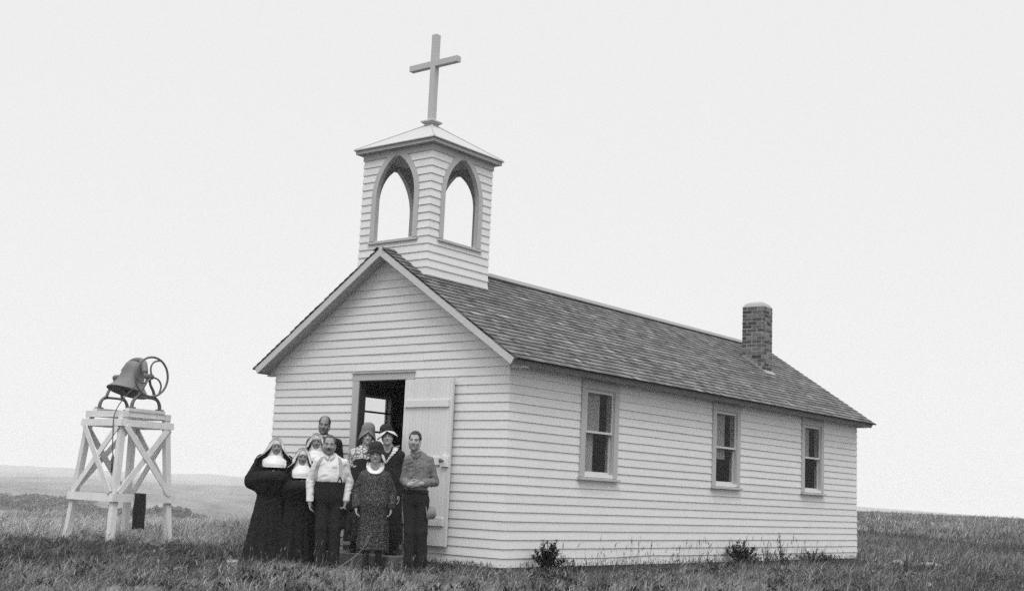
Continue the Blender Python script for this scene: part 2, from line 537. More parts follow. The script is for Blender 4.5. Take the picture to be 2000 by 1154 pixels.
kn.lathe([(.0, .0), (.012, 0), (.012, .025), (.022, .03), (.030, .042), (.030, .055), (.02, .066), (0, .068)], 16, Mk)
kn.build('knob', M_IRON, door, True)

# roof ------------------------------------------------------------
TH = math.atan(SLOPE); CT, ST = math.cos(TH), math.sin(TH)
DECK = 0.082                      # thickness of the roof edge, square to the slope
Y0, Y1 = -RO, L + RO2
def rp(side, d, n, y):            # d down the slope from the ridge (underside line), n square to it
    x = d * CT + n * ST; z = ZA - d * ST + n * CT
    return (XC + side * x, y, z)
SL = (W / 2 + E_) / CT
roof_m = MB(); sof = MB()
for sd in (1, -1):
    # sheathing slab
    P = []
    for y in (Y0 + .024, Y1 - .024):
        P += [rp(sd, 0, .012, y), rp(sd, SL - .024, .012, y), rp(sd, SL - .024, DECK, y), rp(sd, -DECK * ST / CT * 0, DECK, y)]
    P = [P[0], P[1], P[5], P[4], P[3], P[2], P[6], P[7]]
    roof_m.hexa(P, .8)
    P = [rp(sd, 0.0, 0, Y0 + .022), rp(sd, SL - .024, 0, Y0 + .022), rp(sd, SL - .024, 0, Y1 - .022), rp(sd, 0, 0, Y1 - .022),
         rp(sd, 0.0, .011, Y0 + .022), rp(sd, SL - .024, .011, Y0 + .022), rp(sd, SL - .024, .011, Y1 - .022), rp(sd, 0, .011, Y1 - .022)]
    sof.hexa(P)
    # shingles
    EXP = 0.118; nrow = int(SL / EXP) + 1
    TL_ = .33
    for r in range(nrow):
        d1 = SL + .045 - r * EXP                     # lower edge
        d0 = max(d1 - TL_, -.01)
        if d1 - d0 < .04: continue
        y = Y0 - .007 - random.uniform(0, .10)
        yo = Y1 + .012
        rowt = random.uniform(.9, 1.1)
        while y < yo:
            w = random.uniform(.07, .19)
            a, b = max(y, Y0 - .007), min(y + w, yo)
            y += w
            if b - a < .02: continue
            g = .0015; jl = random.uniform(-.006, .007); cup = random.uniform(0, .004)
            if r == 0: jl *= .4
            t = rowt * (.62 + .55 * random.random() ** 1.2)
            if random.random() < .07: t *= 1.45
            if random.random() < .12: t *= .6
            lift = .033
            e = d1 + jl
            P = [rp(sd, e, DECK + lift - .025, a + g), rp(sd, e, DECK + lift - .025, b - g), rp(sd, d0, DECK + .000, b - g), rp(sd, d0, DECK + .000, a + g),
                 rp(sd, e, DECK + lift + cup, a + g), rp(sd, e, DECK + lift + random.uniform(0, .003), b - g), rp(sd, d0, DECK + .005, b - g), rp(sd, d0, DECK + .005, a + g)]
            roof_m.hexa(P, t)
            # end grain on the butt: weathered tone plus painted shade of the course line
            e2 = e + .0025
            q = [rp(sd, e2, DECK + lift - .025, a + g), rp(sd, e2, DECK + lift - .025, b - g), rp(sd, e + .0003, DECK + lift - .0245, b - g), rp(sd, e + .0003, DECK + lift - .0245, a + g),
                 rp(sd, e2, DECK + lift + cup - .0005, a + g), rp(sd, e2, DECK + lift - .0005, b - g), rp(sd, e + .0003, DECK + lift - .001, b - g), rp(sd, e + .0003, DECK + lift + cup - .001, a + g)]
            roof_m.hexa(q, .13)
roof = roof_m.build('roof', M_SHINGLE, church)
sof.build('soffit', M_TRIM, roof)
rb = MB()
for sd in (1, -1):
    for (ya, yb) in ((TY1 := 1.40, Y1 + .02),):
        P = []
        for y in (ya, yb):
            P += [rp(sd, -.0, DECK + .040, y), rp(sd, .125, DECK + .040, y), rp(sd, .125, DECK + .056, y), rp(sd, -.034, DECK + .056, y)]
        rb.hexa([P[0], P[1], P[5], P[4], P[3], P[2], P[6], P[7]], 1.0)
rb.build('ridge_board', gmat('grey_ridge_board', .20, .8, False, [(10, .2, 3, (1, .1, 1)), (60, .15)]), roof)
rc_ = MB()
for sd in (1, -1):
    P = []
    for y in (Y0 - .03, .01):
        P += [rp(sd, -.0, DECK + .026, y), rp(sd, .06, DECK + .026, y), rp(sd, .06, DECK + .034, y), rp(sd, -.02, DECK + .034, y)]
    rc_.hexa([P[0], P[1], P[5], P[4], P[3], P[2], P[6], P[7]], .6)
rc_.build('ridge_cap', M_SHINGLE, roof)
for (ya, yb) in ((Y0 - .0, Y0 + .021), (Y1 - .021, Y1)):
    for sd in (1, -1):
        m = MB(); P = []
        for y in (ya, yb):
            P += [rp(sd, 0 if sd == 1 else 0.0, -.012, y), rp(sd, SL, -.012, y), rp(sd, SL, DECK + .006, y), rp(sd, 0, DECK + .006, y)]
        # mitre at the ridge: upper corners meet on the centre plane
        for i in (0, 3, 4, 7):
            p = P[i]
        n0, n1 = -.012, DECK + .006
        P[0] = (XC, ya, ZA + n0 / CT); P[3] = (XC, ya, ZA + n1 / CT); P[4] = (XC, yb, ZA + n0 / CT); P[7] = (XC, yb, ZA + n1 / CT)
        m.hexa([P[0], P[1], P[5], P[4], P[3], P[2], P[6], P[7]])
        m.build('rake_board', M_RAKE, roof)
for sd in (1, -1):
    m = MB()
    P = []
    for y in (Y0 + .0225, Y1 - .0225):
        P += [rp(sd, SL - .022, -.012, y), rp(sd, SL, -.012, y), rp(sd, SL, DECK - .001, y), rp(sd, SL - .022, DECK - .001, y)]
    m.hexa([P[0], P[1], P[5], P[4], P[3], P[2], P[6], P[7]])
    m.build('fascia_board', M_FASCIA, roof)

# belfry ----------------------------------------------------------
T = 0.67; BY = 0.0201 + T; ZT2 = 5.7075; TCR = .1127
SILL = 4.468; HW = .375; FW = .088; SPR = 5.116; RISE = .62; AR = (HW * HW + RISE * RISE) / (2 * HW)
def arch_x(z, hw=HW):            # half-opening at height z
    if z <= SPR: return hw
    R = AR + (hw - HW); dz = z - SPR
    cx = hw - R
    if dz >= math.sqrt(max(R * R - cx * cx, 0)): return 0.0
    return max(cx + math.sqrt(R * R - dz * dz), 0.0)
def arch_top(hw=HW):
    R = AR + (hw - HW); cx = hw - R
    return SPR + math.sqrt(R * R - cx * cx)
def bmap(face):
    def f(s, o, z):
        if face == 0: return (XC + s, BY - T - o, z)
        if face == 1: return (XC + T + o, BY + s, z)
        if face == 2: return (XC - s, BY + T + o, z)
        return (XC - T - o, BY - s, z)
    return f
bel = MB()
def zroof(x): return ZRT - SLOPE * abs(x - XC) - .06
ncs = 26
for face in range(4):
    mp = bmap(face)
    for c in range(-12, 12):
        za = SILL + c * TCR; zb = za + TCR
        if c == 11: zb = ZT2
        if zb > ZT2 + .002: zb = ZT2
        if zb - za < .01: continue
        if zb < ZRT - SLOPE * T - .12: continue
        ob, ot = .018, .004
        fo = HW + FW - .012
        def put(a0, b0, a1, b1, cl, ch):
            tn = random.uniform(.955, 1.02)
            P = [mp(a0 - (ob if cl else 0), ob, za), mp(b0 + (ob if ch else 0), ob, za), mp(b0, 0, za), mp(a0, 0, za),
                 mp(a1 - (ot if cl else 0), ot, zb + .005), mp(b1 + (ot if ch else 0), ot, zb + .005), mp(b1, 0, zb + .005), mp(a1, 0, zb + .005)]
            bel.hexa(P, tn)
        if zb <= SILL + .01: put(-T, T, -T, T, True, True)
        else:
            x0 = arch_x(za, fo); x1 = arch_x(zb, fo)
            put(-T, -x0, -T, -max(x1, .001), True, False); put(x0, T, max(x1, .001), T, False, True)
    # wall core, with the pointed opening cut out of it
    D0, D1 = -.001, -.034
    def core(a0, b0, a1, b1, z0, z1):
        bel.hexa([mp(a0, D0, z0), mp(b0, D0, z0), mp(b0, D1, z0), mp(a0, D1, z0), mp(a1, D0, z1), mp(b1, D0, z1), mp(b1, D1, z1), mp(a1, D1, z1)], .62)
    e = T - .002 if face % 2 == 0 else T - .035
    core(-e, e, -e, e, 3.86, SILL - .002)
    zs = [SILL - .002, SPR] + [SPR + (arch_top() - SPR) * k / 14 for k in range(1, 15)]
    for k in range(len(zs) - 1):
        p0, p1 = arch_x(zs[k]) + .008, arch_x(zs[k + 1]) + .008
        if k == len(zs) - 2: p1 = 0.004
        core(-e, -p0, -e, -p1, zs[k], zs[k + 1]); core(p0, e, p1, e, zs[k], zs[k + 1])
    core(-e, e, -e, e, zs[-1], 5.80)
belfry = bel.build('belfry', M_SIDING, church)
for face in range(4):
    mp = bmap(face); m = MB()
    zs = [SILL + .001, SPR] + [SPR + (arch_top() - SPR) * k / 16 for k in range(1, 17)]
    zo = [SILL + .001, SPR] + [SPR + (min(arch_top(HW + FW), 5.798) - SPR) * k / 16 for k in range(1, 17)]
    for sg in (1, -1):
        for k in range(len(zs) - 1):
            i0, i1 = arch_x(zs[k]), arch_x(zs[k + 1]); o0, o1 = arch_x(zo[k], HW + FW), arch_x(zo[k + 1], HW + FW)
            if k == len(zs) - 2: i1 = 0.0
            P = [mp(sg * i0, .026, zs[k]), mp(sg * o0, .026, zo[k]), mp(sg * o0, -.0, zo[k]), mp(sg * i0, -.048, zs[k]),
                 mp(sg * i1, .026, zs[k + 1]), mp(sg * o1, .026, zo[k + 1]), mp(sg * o1, -.0, zo[k + 1]), mp(sg * i1, -.048, zs[k + 1])]
            m.hexa(P)
    m.build('arch_frame', M_TRIM, belfry)
    s = MB()
    A, B = -HW - FW - .02, HW + FW + .02
    s.hexa([mp(A, .042, SILL - .045), mp(B, .042, SILL - .045), mp(B, -.08, SILL - .040), mp(A, -.08, SILL - .040),
            mp(A, .042, SILL - .012), mp(B, .042, SILL - .012), mp(B, -.08, SILL), mp(A, -.08, SILL)])
    s.build('sill', M_TRIM, belfry)
fz = MB()
for face in range(4):
    mp = bmap(face)
    b = T + (.021 if face % 2 == 0 else -.0005)
    ax = .06
    for a0, a1, z0 in ((-b, b, ZT2 - .002),):
        fz.hexa([mp(a0, .0215, z0), mp(a1, .0215, z0), mp(a1, 0.0005, z0), mp(a0, 0.0005, z0), mp(a0, .0215, 5.799), mp(a1, .0215, 5.799), mp(a1, 0.0005, 5.799), mp(a0, 0.0005, 5.799)])
fz.build('frieze', M_TRIM, belfry)
br = MB()
H1 = T + .105; H2 = T + .13
br.box(XC - H1, XC + H1, BY - H1, BY + H1, 5.80, 5.853, .9)
cornice = br.build('cornice', M_TRIM, belfry)
pr = MB(); z0, z1, zt = 5.854, 5.868, 6.335; a = .055
P = [(XC + i * H2, BY + j * H2, z) for z in (z0, z1) for i, j in ((-1, -1), (1, -1), (1, 1), (-1, 1))]
pr.hexa(P)
P = [(XC + i * (H2 - .004), BY + j * (H2 - .004), z1 + .001) for i, j in ((-1, -1), (1, -1), (1, 1), (-1, 1))] + [(XC + i * a, BY + j * a, zt) for i, j in ((-1, -1), (1, -1), (1, 1), (-1, 1))]
pr.hexa(P)
for i, j in ((-1, -1), (1, -1), (1, 1), (-1, 1)):
    pr.tube([(XC + i * (H2 - .01), BY + j * (H2 - .01), z1 + .006), (XC + i * a, BY + j * a, zt + .004)], .009, 8, tone=.95)
pr.build('belfry_roof', M_ROOFMETAL, belfry)
bd = MB(); bd.box(XC - T + .06, XC + T - .06, BY - T + .06, BY + T - .06, 4.36, 4.40)
be = MB(); be.box(XC - T + .06, XC + T - .06, BY - T + .06, BY + T - .06, 5.775, 5.795); be.build('belfry_ceiling', M_TRIM, belfry)
bd.build('belfry_deck', M_TRIM, belfry)

# cross
cr = MB(); PW = .047
cr.box(XC - PW, XC + PW, BY - PW, BY + PW, 6.42, 7.765)
cross = cr.build('cross', M_TRIM, church)
cb = MB(); cb.box(XC - .48, XC - PW, BY - PW + .001, BY + PW - .001, 7.258, 7.345); cb.box(XC + PW, XC + .48, BY - PW + .001, BY + PW - .001, 7.258, 7.345)
cb.build('crossbar', M_TRIM, cross)
cm = MB()
for z0, z1, h0, h1 in ((6.315, 6.352, .070, .075), (6.353, 6.378, .085, .112), (6.379, 6.398, .118, .118), (6.399, 6.43, .105, .060)):
    cm.hexa([(XC + i * h0, BY + j * h0, z0) for i, j in ((-1, -1), (1, -1), (1, 1), (-1, 1))] + [(XC + i * h1, BY + j * h1, z1) for i, j in ((-1, -1), (1, -1), (1, 1), (-1, 1))])
cm.build('base_moulding', M_TRIM, cross)

# chimney
CX0, CX1, CY0, CY1 = -1.45, -.995, 9.15, 9.53
ck = MB(); rows = 21; bh = .0735; ztop = 4.77
for r in range(rows):
    z1 = ztop - r * bh; z0 = z1 - bh + .017
    off = .0 if r % 2 else .5
    bl = .112
    def course(a, b, fn):
        n = int(round((b - a) / .215)) + 1
        x = a - off * .215
        while x < b:
            p, q = max(x, a), min(x + .197, b)
            if q - p > .02: fn(p, q)
            x += .215
    def jt(): return random.choice((.6, .8, 1.0, 1.3, 1.9, 2.4)) * random.uniform(.85, 1.15)
    d = lambda: random.uniform(-.004, .004)
    course(CX0, CX1, lambda p, q: ck.box(p, q, CY0 - d(), CY0 + .05, z0, z1, jt()))
    course(CX0, CX1, lambda p, q: ck.box(p, q, CY1 - .05, CY1 + d(), z0, z1, jt()))
    course(CY0 + .051, CY1 - .051, lambda p, q: ck.box(CX1 - .05, CX1 + d(), p, q, z0, z1, jt()))
    course(CY0 + .051, CY1 - .051, lambda p, q: ck.box(CX0 - d(), CX0 + .05, p, q, z0, z1, jt()))
chim = ck.build('chimney', M_BRICK, church)
mo = MB(); mo.box(CX0 + .005, CX1 - .005, CY0 + .005, CY1 - .005, 3.1, ztop)
P = [(x, y, ztop + .001) for x, y in ((CX0, CY0), (CX1, CY0), (CX1, CY1), (CX0, CY1))]
Q = [(x, y, ztop + .065) for x, y in ((CX0 + .04, CY0 + .04), (CX1 - .04, CY0 + .04), (CX1 - .04, CY1 - .04), (CX0 + .04, CY1 - .04))]
R_ = [(x, y, ztop + .11) for x, y in ((CX0 + .11, CY0 + .11), (CX1 - .11, CY0 + .11), (CX1 - .11, CY1 - .11), (CX0 + .11, CY1 - .11))]
mo.hexa(P + Q); mo.hexa([(a, b, c + .0005) for a, b, c in Q] + R_)
mo.build('mortar', M_MORTAR, chim)
fs = MB()
for k in range(5):
    x = CX0 + .02 + k * .085
    zz = ZRT - SLOPE * (x + .085 - XC)
    fs.box(x, x + .088, CY0 - .014 - .001 * k, CY0 - .008 - .001 * k, zz - .04, zz + .085)
zz = ZRT - SLOPE * (CX1 - XC)
fs.hexa([(CX1 - .02, CY0 - .02, zz - .03), (CX1 + .09, CY0 - .02, zz - .085), (CX1 + .09, CY1 + .02, zz - .085), (CX1 - .02, CY1 + .02, zz - .03),
         (CX1 - .02, CY0 - .02, zz + .035), (CX1 + .09, CY0 - .02, zz - .05), (CX1 + .09, CY1 + .02, zz - .05), (CX1 - .02, CY1 + .02, zz + .035)])
fs.build('flashing', M_FLASH, chim)

# doorstep
st = MB(); st.box(-3.22, -1.27, -.72, -.045, -.35, .06)
stp = st.build('doorstep', M_CONCRETE); tag(stp, 'long concrete doorstep below the church door, behind the people', 'step')
# ------------------------------------------------------------------ ground, hills
M_GROUND = gmat('prairie_soil_and_dry_grass', 0.085, 0.95, True, [(.05, .25, 4, (1, 1, 1)), (.8, .3, 4, (1, 1, 1)), (9, .35, 3, (1, 1, 1))], [(6, .6, .05, (1, 1, 1))])
def terrain(name, r0, r1, nr, fine):
    azf = np.concatenate([np.linspace(-180, 2, 40, endpoint=False), np.linspace(2, 74, fine, endpoint=False), np.linspace(74, 180, 22, endpoint=False)])
    rr = np.geomspace(r0, r1, nr)
    A, R = np.meshgrid(np.radians(azf), rr)
    X = GX - R * np.sin(A); Y = GY + R * np.cos(A)
    Z = ground_h(X, Y)
    V = np.stack([X, Y, Z], -1).reshape(-1, 3)
    n = len(azf)
    i, j = np.meshgrid(np.arange(nr - 1), np.arange(n), indexing='ij')
    j2 = (j + 1) % n
    Q = np.stack([i * n + j, i * n + j2, (i + 1) * n + j2, (i + 1) * n + j], -1).reshape(-1, 4)
    x, y = V[:, 0], V[:, 1]
    r = np.hypot(x - GX, y - GY); az = np.degrees(np.arctan2(-(x - GX), y - GY))
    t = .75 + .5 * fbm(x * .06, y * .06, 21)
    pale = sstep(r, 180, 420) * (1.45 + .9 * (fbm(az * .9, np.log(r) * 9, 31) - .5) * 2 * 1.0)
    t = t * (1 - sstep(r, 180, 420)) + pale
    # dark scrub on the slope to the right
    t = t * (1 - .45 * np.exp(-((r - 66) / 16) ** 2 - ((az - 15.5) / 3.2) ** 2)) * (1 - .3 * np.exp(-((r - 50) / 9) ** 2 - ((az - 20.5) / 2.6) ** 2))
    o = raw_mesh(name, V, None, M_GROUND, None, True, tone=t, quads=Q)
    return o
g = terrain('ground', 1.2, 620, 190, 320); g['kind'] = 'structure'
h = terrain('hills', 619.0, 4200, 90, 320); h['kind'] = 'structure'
h.location = (0, 0, -.02)

# ------------------------------------------------------------------ bell stand
BX, BYY = -9.003, 0.561; YAW = 0.038
SB = thing('bell_stand', 'whitewashed timber bell stand with cross-braced legs standing in the grass', 'bell stand', (BX, BYY, -.1))
_c, _s = math.cos(YAW), math.sin(YAW)
def sp(x, y, z): return (BX + x * _c - y * _s, BYY + x * _s + y * _c, z)
Z0, Z3 = -.1, 2.057
def hw(z): return .601 + (.454 - .601) * (z - Z0) / (Z3 - Z0)
cor = {'A': (1, -1), 'B': (-1, -1), 'C': (1, 1), 'D': (-1, 1)}
def tn(): return random.uniform(.9, 1.06)
for k, (i, j) in cor.items():
    m = MB()
    px_, py_, _z = sp(i * .6, j * .6, 0); zf = float(ground_h(px_, py_)) - .02
    b = hw(zf); t = hw(2.02)
    w = .052
    P = [(i * b + a * w, j * b + c * w, zf) for a, c in ((-1, -1), (1, -1), (1, 1), (-1, 1))] + [(i * t + a * w, j * t + c * w, 2.02) for a, c in ((-1, -1), (1, -1), (1, 1), (-1, 1))]
    m.hexa([sp(*p) for p in P], tn())
    lg = m.build('leg', M_STANDWOOD, SB)
    if k in 'AB':
        f = MB(); q = [(i * b + a * .16, j * b + c * .12, zz) for zz in (zf + .012, zf + .045) for a, c in ((-1, -1), (1, -1), (1, 1), (-1, 1))]
        f.hexa([sp(*p) for p in q]); f.build('foot_board', M_STANDWOOD, lg)
SIDES = (('B', 'A'), ('A', 'C'), ('C', 'D'), ('D', 'B'))
def outn(a, b):
    n = ((cor[a][0] + cor[b][0]) / 2, (cor[a][1] + cor[b][1]) / 2); return n
for si, (a, b) in enumerate(SIDES):
    n = outn(a, b)
    tx = (cor[b][0] - cor[a][0]) / 2, (cor[b][1] - cor[a][1]) / 2
    def rail(z, hgt, th, ext, nm='rail', off=0.0):
        m = MB(); h_ = hw(z) + .053
        ex = ext if n[1] != 0 else ext - th
        for_ = []
        for zz in (z - hgt / 2, z + hgt / 2):
            for u, o in ((-1, 0), (1, 0), (1, th), (-1, th)):
                hh = hw(zz) + .0535
                along = u * (hw(z) + .053 + ex)
                q = hh + o + off
                for_.append((n[0] * q + tx[0] * along, n[1] * q + tx[1] * along, zz))
        m.hexa([sp(*p) for p in for_], tn())
        return m.build(nm, M_STANDWOOD, SB)
    rail(.585, .135, .04, .04)
    rail(1.855, .115, .04, .04)
    # X braces on this side, one outside the legs and one just inside it
    for kk, (za, zb) in enumerate(((.66, 1.80), (1.80, .66))):
        m = MB(); d = .056 + .019 if kk == 0 else .056 + .019 - .0 
        o = .075 if kk == 0 else .0985
        pa = (n[0] * (hw(za) + o) - tx[0] * (hw(za) - .02), n[1] * (hw(za) + o) - tx[1] * (hw(za) - .02), za)
        pb = (n[0] * (hw(zb) + o) + tx[0] * (hw(zb) - .02), n[1] * (hw(zb) + o) + tx[1] * (hw(zb) - .02), zb)
        m.bar(sp(*pa), sp(*pb), .022, .105, up=(0, 0, 1), tone=tn())
        # bar() keeps its thin side square to the direction: rotate by using the outward normal as the 'side'
        m.v = []; m.f = []; m.t = []
        A = Vector(sp(*pa)); B = Vector(sp(*pb)); D = (B - A).normalized()
        N = Vector(sp(n[0], n[1], 0)) - Vector(sp(0, 0, 0)); N = (N - D * N.dot(D)).normalized(); U = D.cross(N)
        P = [tuple(c + N * (p * .011) + U * (q * .052)) for c in (A, B) for p, q in ((-1, -1), (1, -1), (1, 1), (-1, 1))]
        m.hexa(P, tn())
        m.build('brace', M_STANDWOOD, SB)
# top beams: two across, two along, then bearers under the bell's iron feet
for j in (-1, 1):
    m = MB(); P = [(a, j * .454 + c * .055, z) for z in (1.955, 2.058) for a, c in ((-.53, -1), (.53, -1), (.53, 1), (-.53, 1))]
    m.hexa([sp(*p) for p in P], tn()); m.build('beam', M_STANDWOOD, SB)
for i in (-1, 1):
    m = MB(); P = [(i * .454 + a * .06, c * .55, z) for z in (2.0595, 2.115) for a, c in ((-1, -.70), (1, -.70), (1, .70), (-1, .70))]
    m.hexa([sp(*p) for p in P], tn()); m.build('bearer', M_STANDWOOD, SB)
    m = MB(); P = [(i * .454 + a * .045, c * .398, z) for z in (1.965, 2.058) for a, c in ((-1, -1), (1, -1), (1, 1), (-1, 1))]
    m.hexa([sp(*p) for p in P], tn()); m.build('beam', M_STANDWOOD, SB)

# bell and its iron cradle (own thing, bolted down on the bearers)
BELL = thing('church_bell', 'cast iron bell with rope wheel in a curved cradle on top of the timber stand', 'bell', sp(0, 0, 2.116))
PIV = 2.69
def catmull(pts, n=8):
    pts = [Vector(p) for p in pts]; out = []
    P = [pts[0] * 2 - pts[1]] + pts + [pts[-1] * 2 - pts[-2]]
    for i in range(1, len(P) - 2):
        for k in range(n):
            t = k / n; a, b, c, d = P[i - 1], P[i], P[i + 1], P[i + 2]
            out.append(.5 * ((2 * b) + (c - a) * t + (2 * a - 5 * b + 4 * c - d) * t * t + (3 * b - a - 3 * c + d) * t ** 3))
    out.append(pts[-1]); return out
for i in (-1, 1):
    x = i * .454; m = MB(); Zb = 2.117
    for j in (-1, 1):
        leg = catmull([(x, j * .30, Zb), (x, j * .285, Zb + .10), (x, j * .235, Zb + .18), (x, j * .16, Zb + .235)])
        m.tube([sp(*p) for p in leg], [.042 - .012 * k / len(leg) for k in range(len(leg))], 8, flat=.7, up=(1, 0, 0))
        arm = catmull([(x, j * .17, Zb + .22), (x, j * .13, Zb + .33), (x, j * .055, Zb + .44), (x, j * .03, PIV - .03)])
        m.tube([sp(*p) for p in arm], [.036 - .012 * k / len(arm) for k in range(len(arm))], 8, flat=.7, up=(1, 0, 0))
        m.box(*[q for q in (0, 0)], 0, 0, 0, 0) if False else None
        ft = MB()
        P = [(x + a * .05, j * .30 + c * .055, z) for z in (Zb - .0005, Zb + .022) for a, c in ((-1, -1), (1, -1), (1, 1), (-1, 1))]
        m.hexa([sp(*p) for p in P])
    bar_ = catmull([(x, -.25, Zb + .165), (x, -.15, Zb + .20), (x, 0, Zb + .205), (x, .15, Zb + .20), (x, .25, Zb + .165)])
    m.tube([sp(*p) for p in bar_], .027, 8, flat=.8, up=(1, 0, 0))
    m.tube([sp(x - .04, 0, PIV), sp(x + .04, 0, PIV)], .055, 14, up=(0, 0, 1))
    m.build('cradle', M_IRON, BELL, True)
TILT = math.radians(-15)
MT = Matrix.Translation(sp(0, 0, PIV)) @ Matrix.Rotation(YAW, 4, 'Z') @ Matrix.Rotation(TILT, 4, 'X')
prof = [(.0, .28), (.10, .278), (.155, .255), (.185, .21), (.198, .14), (.21, .04), (.235, -.07), (.275, -.16), (.33, -.225), (.365, -.262), (.375, -.278), (.365, -.285), (.36, -.27), (.30, -.2), (.24, -.1), (.2, .02), (.185, .14), (.15, .22), (0, .25)]
m = MB(); m.lathe(prof, 48, MT); m.build('bell_body', M_BELL, BELL, True)
m = MB()
yk = catmull([(-.45, 0, 0), (-.36, 0, .02), (-.29, 0, .13), (-.2, 0, .26), (-.08, 0, .315), (.08, 0, .315), (.2, 0, .26), (.29, 0, .13), (.36, 0, .02), (.52, 0, 0)])
m.tube([tuple(MT @ p) for p in yk], [.058 if 14 < k < 60 else .034 for k in range(len(yk))], 10)
m.tube([tuple(MT @ Vector((0, 0, .27))), tuple(MT @ Vector((0, 0, .36)))], .03, 10, up=(1, 0, 0))
m.build('yoke', M_IRON, BELL, True)
m = MB()
m.tube([tuple(MT @ Vector(p)) for p in ((0, 0, .2), (0, -.02, -.1), (0, -.03, -.26))], .014, 8, up=(1, 0, 0))
m.lathe([(0, .05), (.035, .04), (.05, 0), (.035, -.04), (0, -.05)], 14, MT @ Matrix.Translation((0, -.032, -.30)))
m.build('clapper', M_IRON, BELL, True)
WX = .545
m = MB(); RW = .345; wt_ = Matrix.Translation(sp(0, 0, PIV)) @ Matrix.Rotation(YAW, 4, 'Z')
wc = lambda y, z: tuple(wt_ @ Vector((WX, y, z)))
m.tube([wc(RW * math.cos(a), RW * math.sin(a)) for a in [2 * math.pi * k / 64 for k in range(64)]], .020, 8, closed=True, up=(1, 0, 0))
m.tube([wc(0, 0), tuple(wt_ @ Vector((WX - .06, 0, 0)))], .05, 14)
m.tube([tuple(wt_ @ Vector((WX + .03, 0, 0))), tuple(wt_ @ Vector((WX - .06, 0, 0)))], .032, 14)
for k in range(3):
    a = math.radians(62 + 120 * k)
    pts = catmull([(WX, 0, 0), (WX, .15 * math.cos(a + .75), .15 * math.sin(a + .75)), (WX, .26 * math.cos(a + .42), .26 * math.sin(a + .42)), (WX, RW * math.cos(a), RW * math.sin(a))])
    m.tube([tuple(wt_ @ Vector(p)) for p in pts], .016, 8, up=(1, 0, 0))
m.build('wheel', M_IRON, BELL, True)
# rope
m = MB()
rp_ = catmull([wc(-.30, -.17), (-8.52, .12, 2.30), (-8.60, .045, 2.12), (-8.615, -.005, 1.92), (-8.60, .0, 1.68), (-8.585, .005, 1.45), (-8.56, .01, 1.30)], 6)
m.tube(rp_, .009, 6)
m.tube([(-8.56, .01, 1.31), (-8.555, .012, 1.24), (-8.55, .012, 1.0)], [.012, .028, .017], 8, up=(1, 0, 0))
m.tube([(-8.56, .01, 1.26), (-8.585, .0, 1.20), (-8.60, -.01, 1.18)], [.010, .009, .007], 6, up=(1, 0, 0))
o = m.build('bell_rope', M_ROPE, None, True); tag(o, 'thin dark bell rope hanging knotted from the bell wheel', 'rope')
# dark garment over the lower rail
n = 16; mm = 26; V = []; F = []
jx = hw(.585) + .0535 + .04
for side, dz in ((0, 0), (1, .012)):
    for a in range(mm + 1):
        t = a / mm
        for b in range(n + 1):
            s = b / n
            y = -.235 + .245 * s + .012 * math.sin(t * 5 + 1) * (1 - s) + .006 * math.sin(9 * t + 4 * s)
            if t < .12:
                k = t / .12; xx = jx - .05 + (.062 + dz) * k; zz = .662 + .006 * math.sin(3 * s)
            else:
                k = (t - .12) / .88; xx = jx + .012 + dz + .018 * math.sin(s * 6 + k * 3) * k + .012 * k; zz = .655 - .585 * k - .012 * math.sin(s * 7)
            if side: zz += .006 * (1 if t < .12 else 0)
            V.append(sp(xx, y, zz))
N1 = (mm + 1) * (n + 1)
for a in range(mm):
    for b in range(n):
        i = a * (n + 1) + b
        F.append((i, i + n + 1, i + n + 2, i + 1)); F.append((N1 + i, N1 + i + 1, N1 + i + n + 2, N1 + i + n + 1))
for a in range(mm):
    for b in (0, n):
        i = a * (n + 1) + b; F.append((i, i + n + 1, N1 + i + n + 1, N1 + i))
for b in range(n):
    for a in (0, mm):
        i = a * (n + 1) + b; F.append((i, i + 1, N1 + i + 1, N1 + i))
o = raw_mesh('black_garment', V, F, M_BLACKCLOTH, None, True, tone=[1.0] * len(V)); tag(o, 'black garment hung over the lower rail of the bell stand', 'garment')
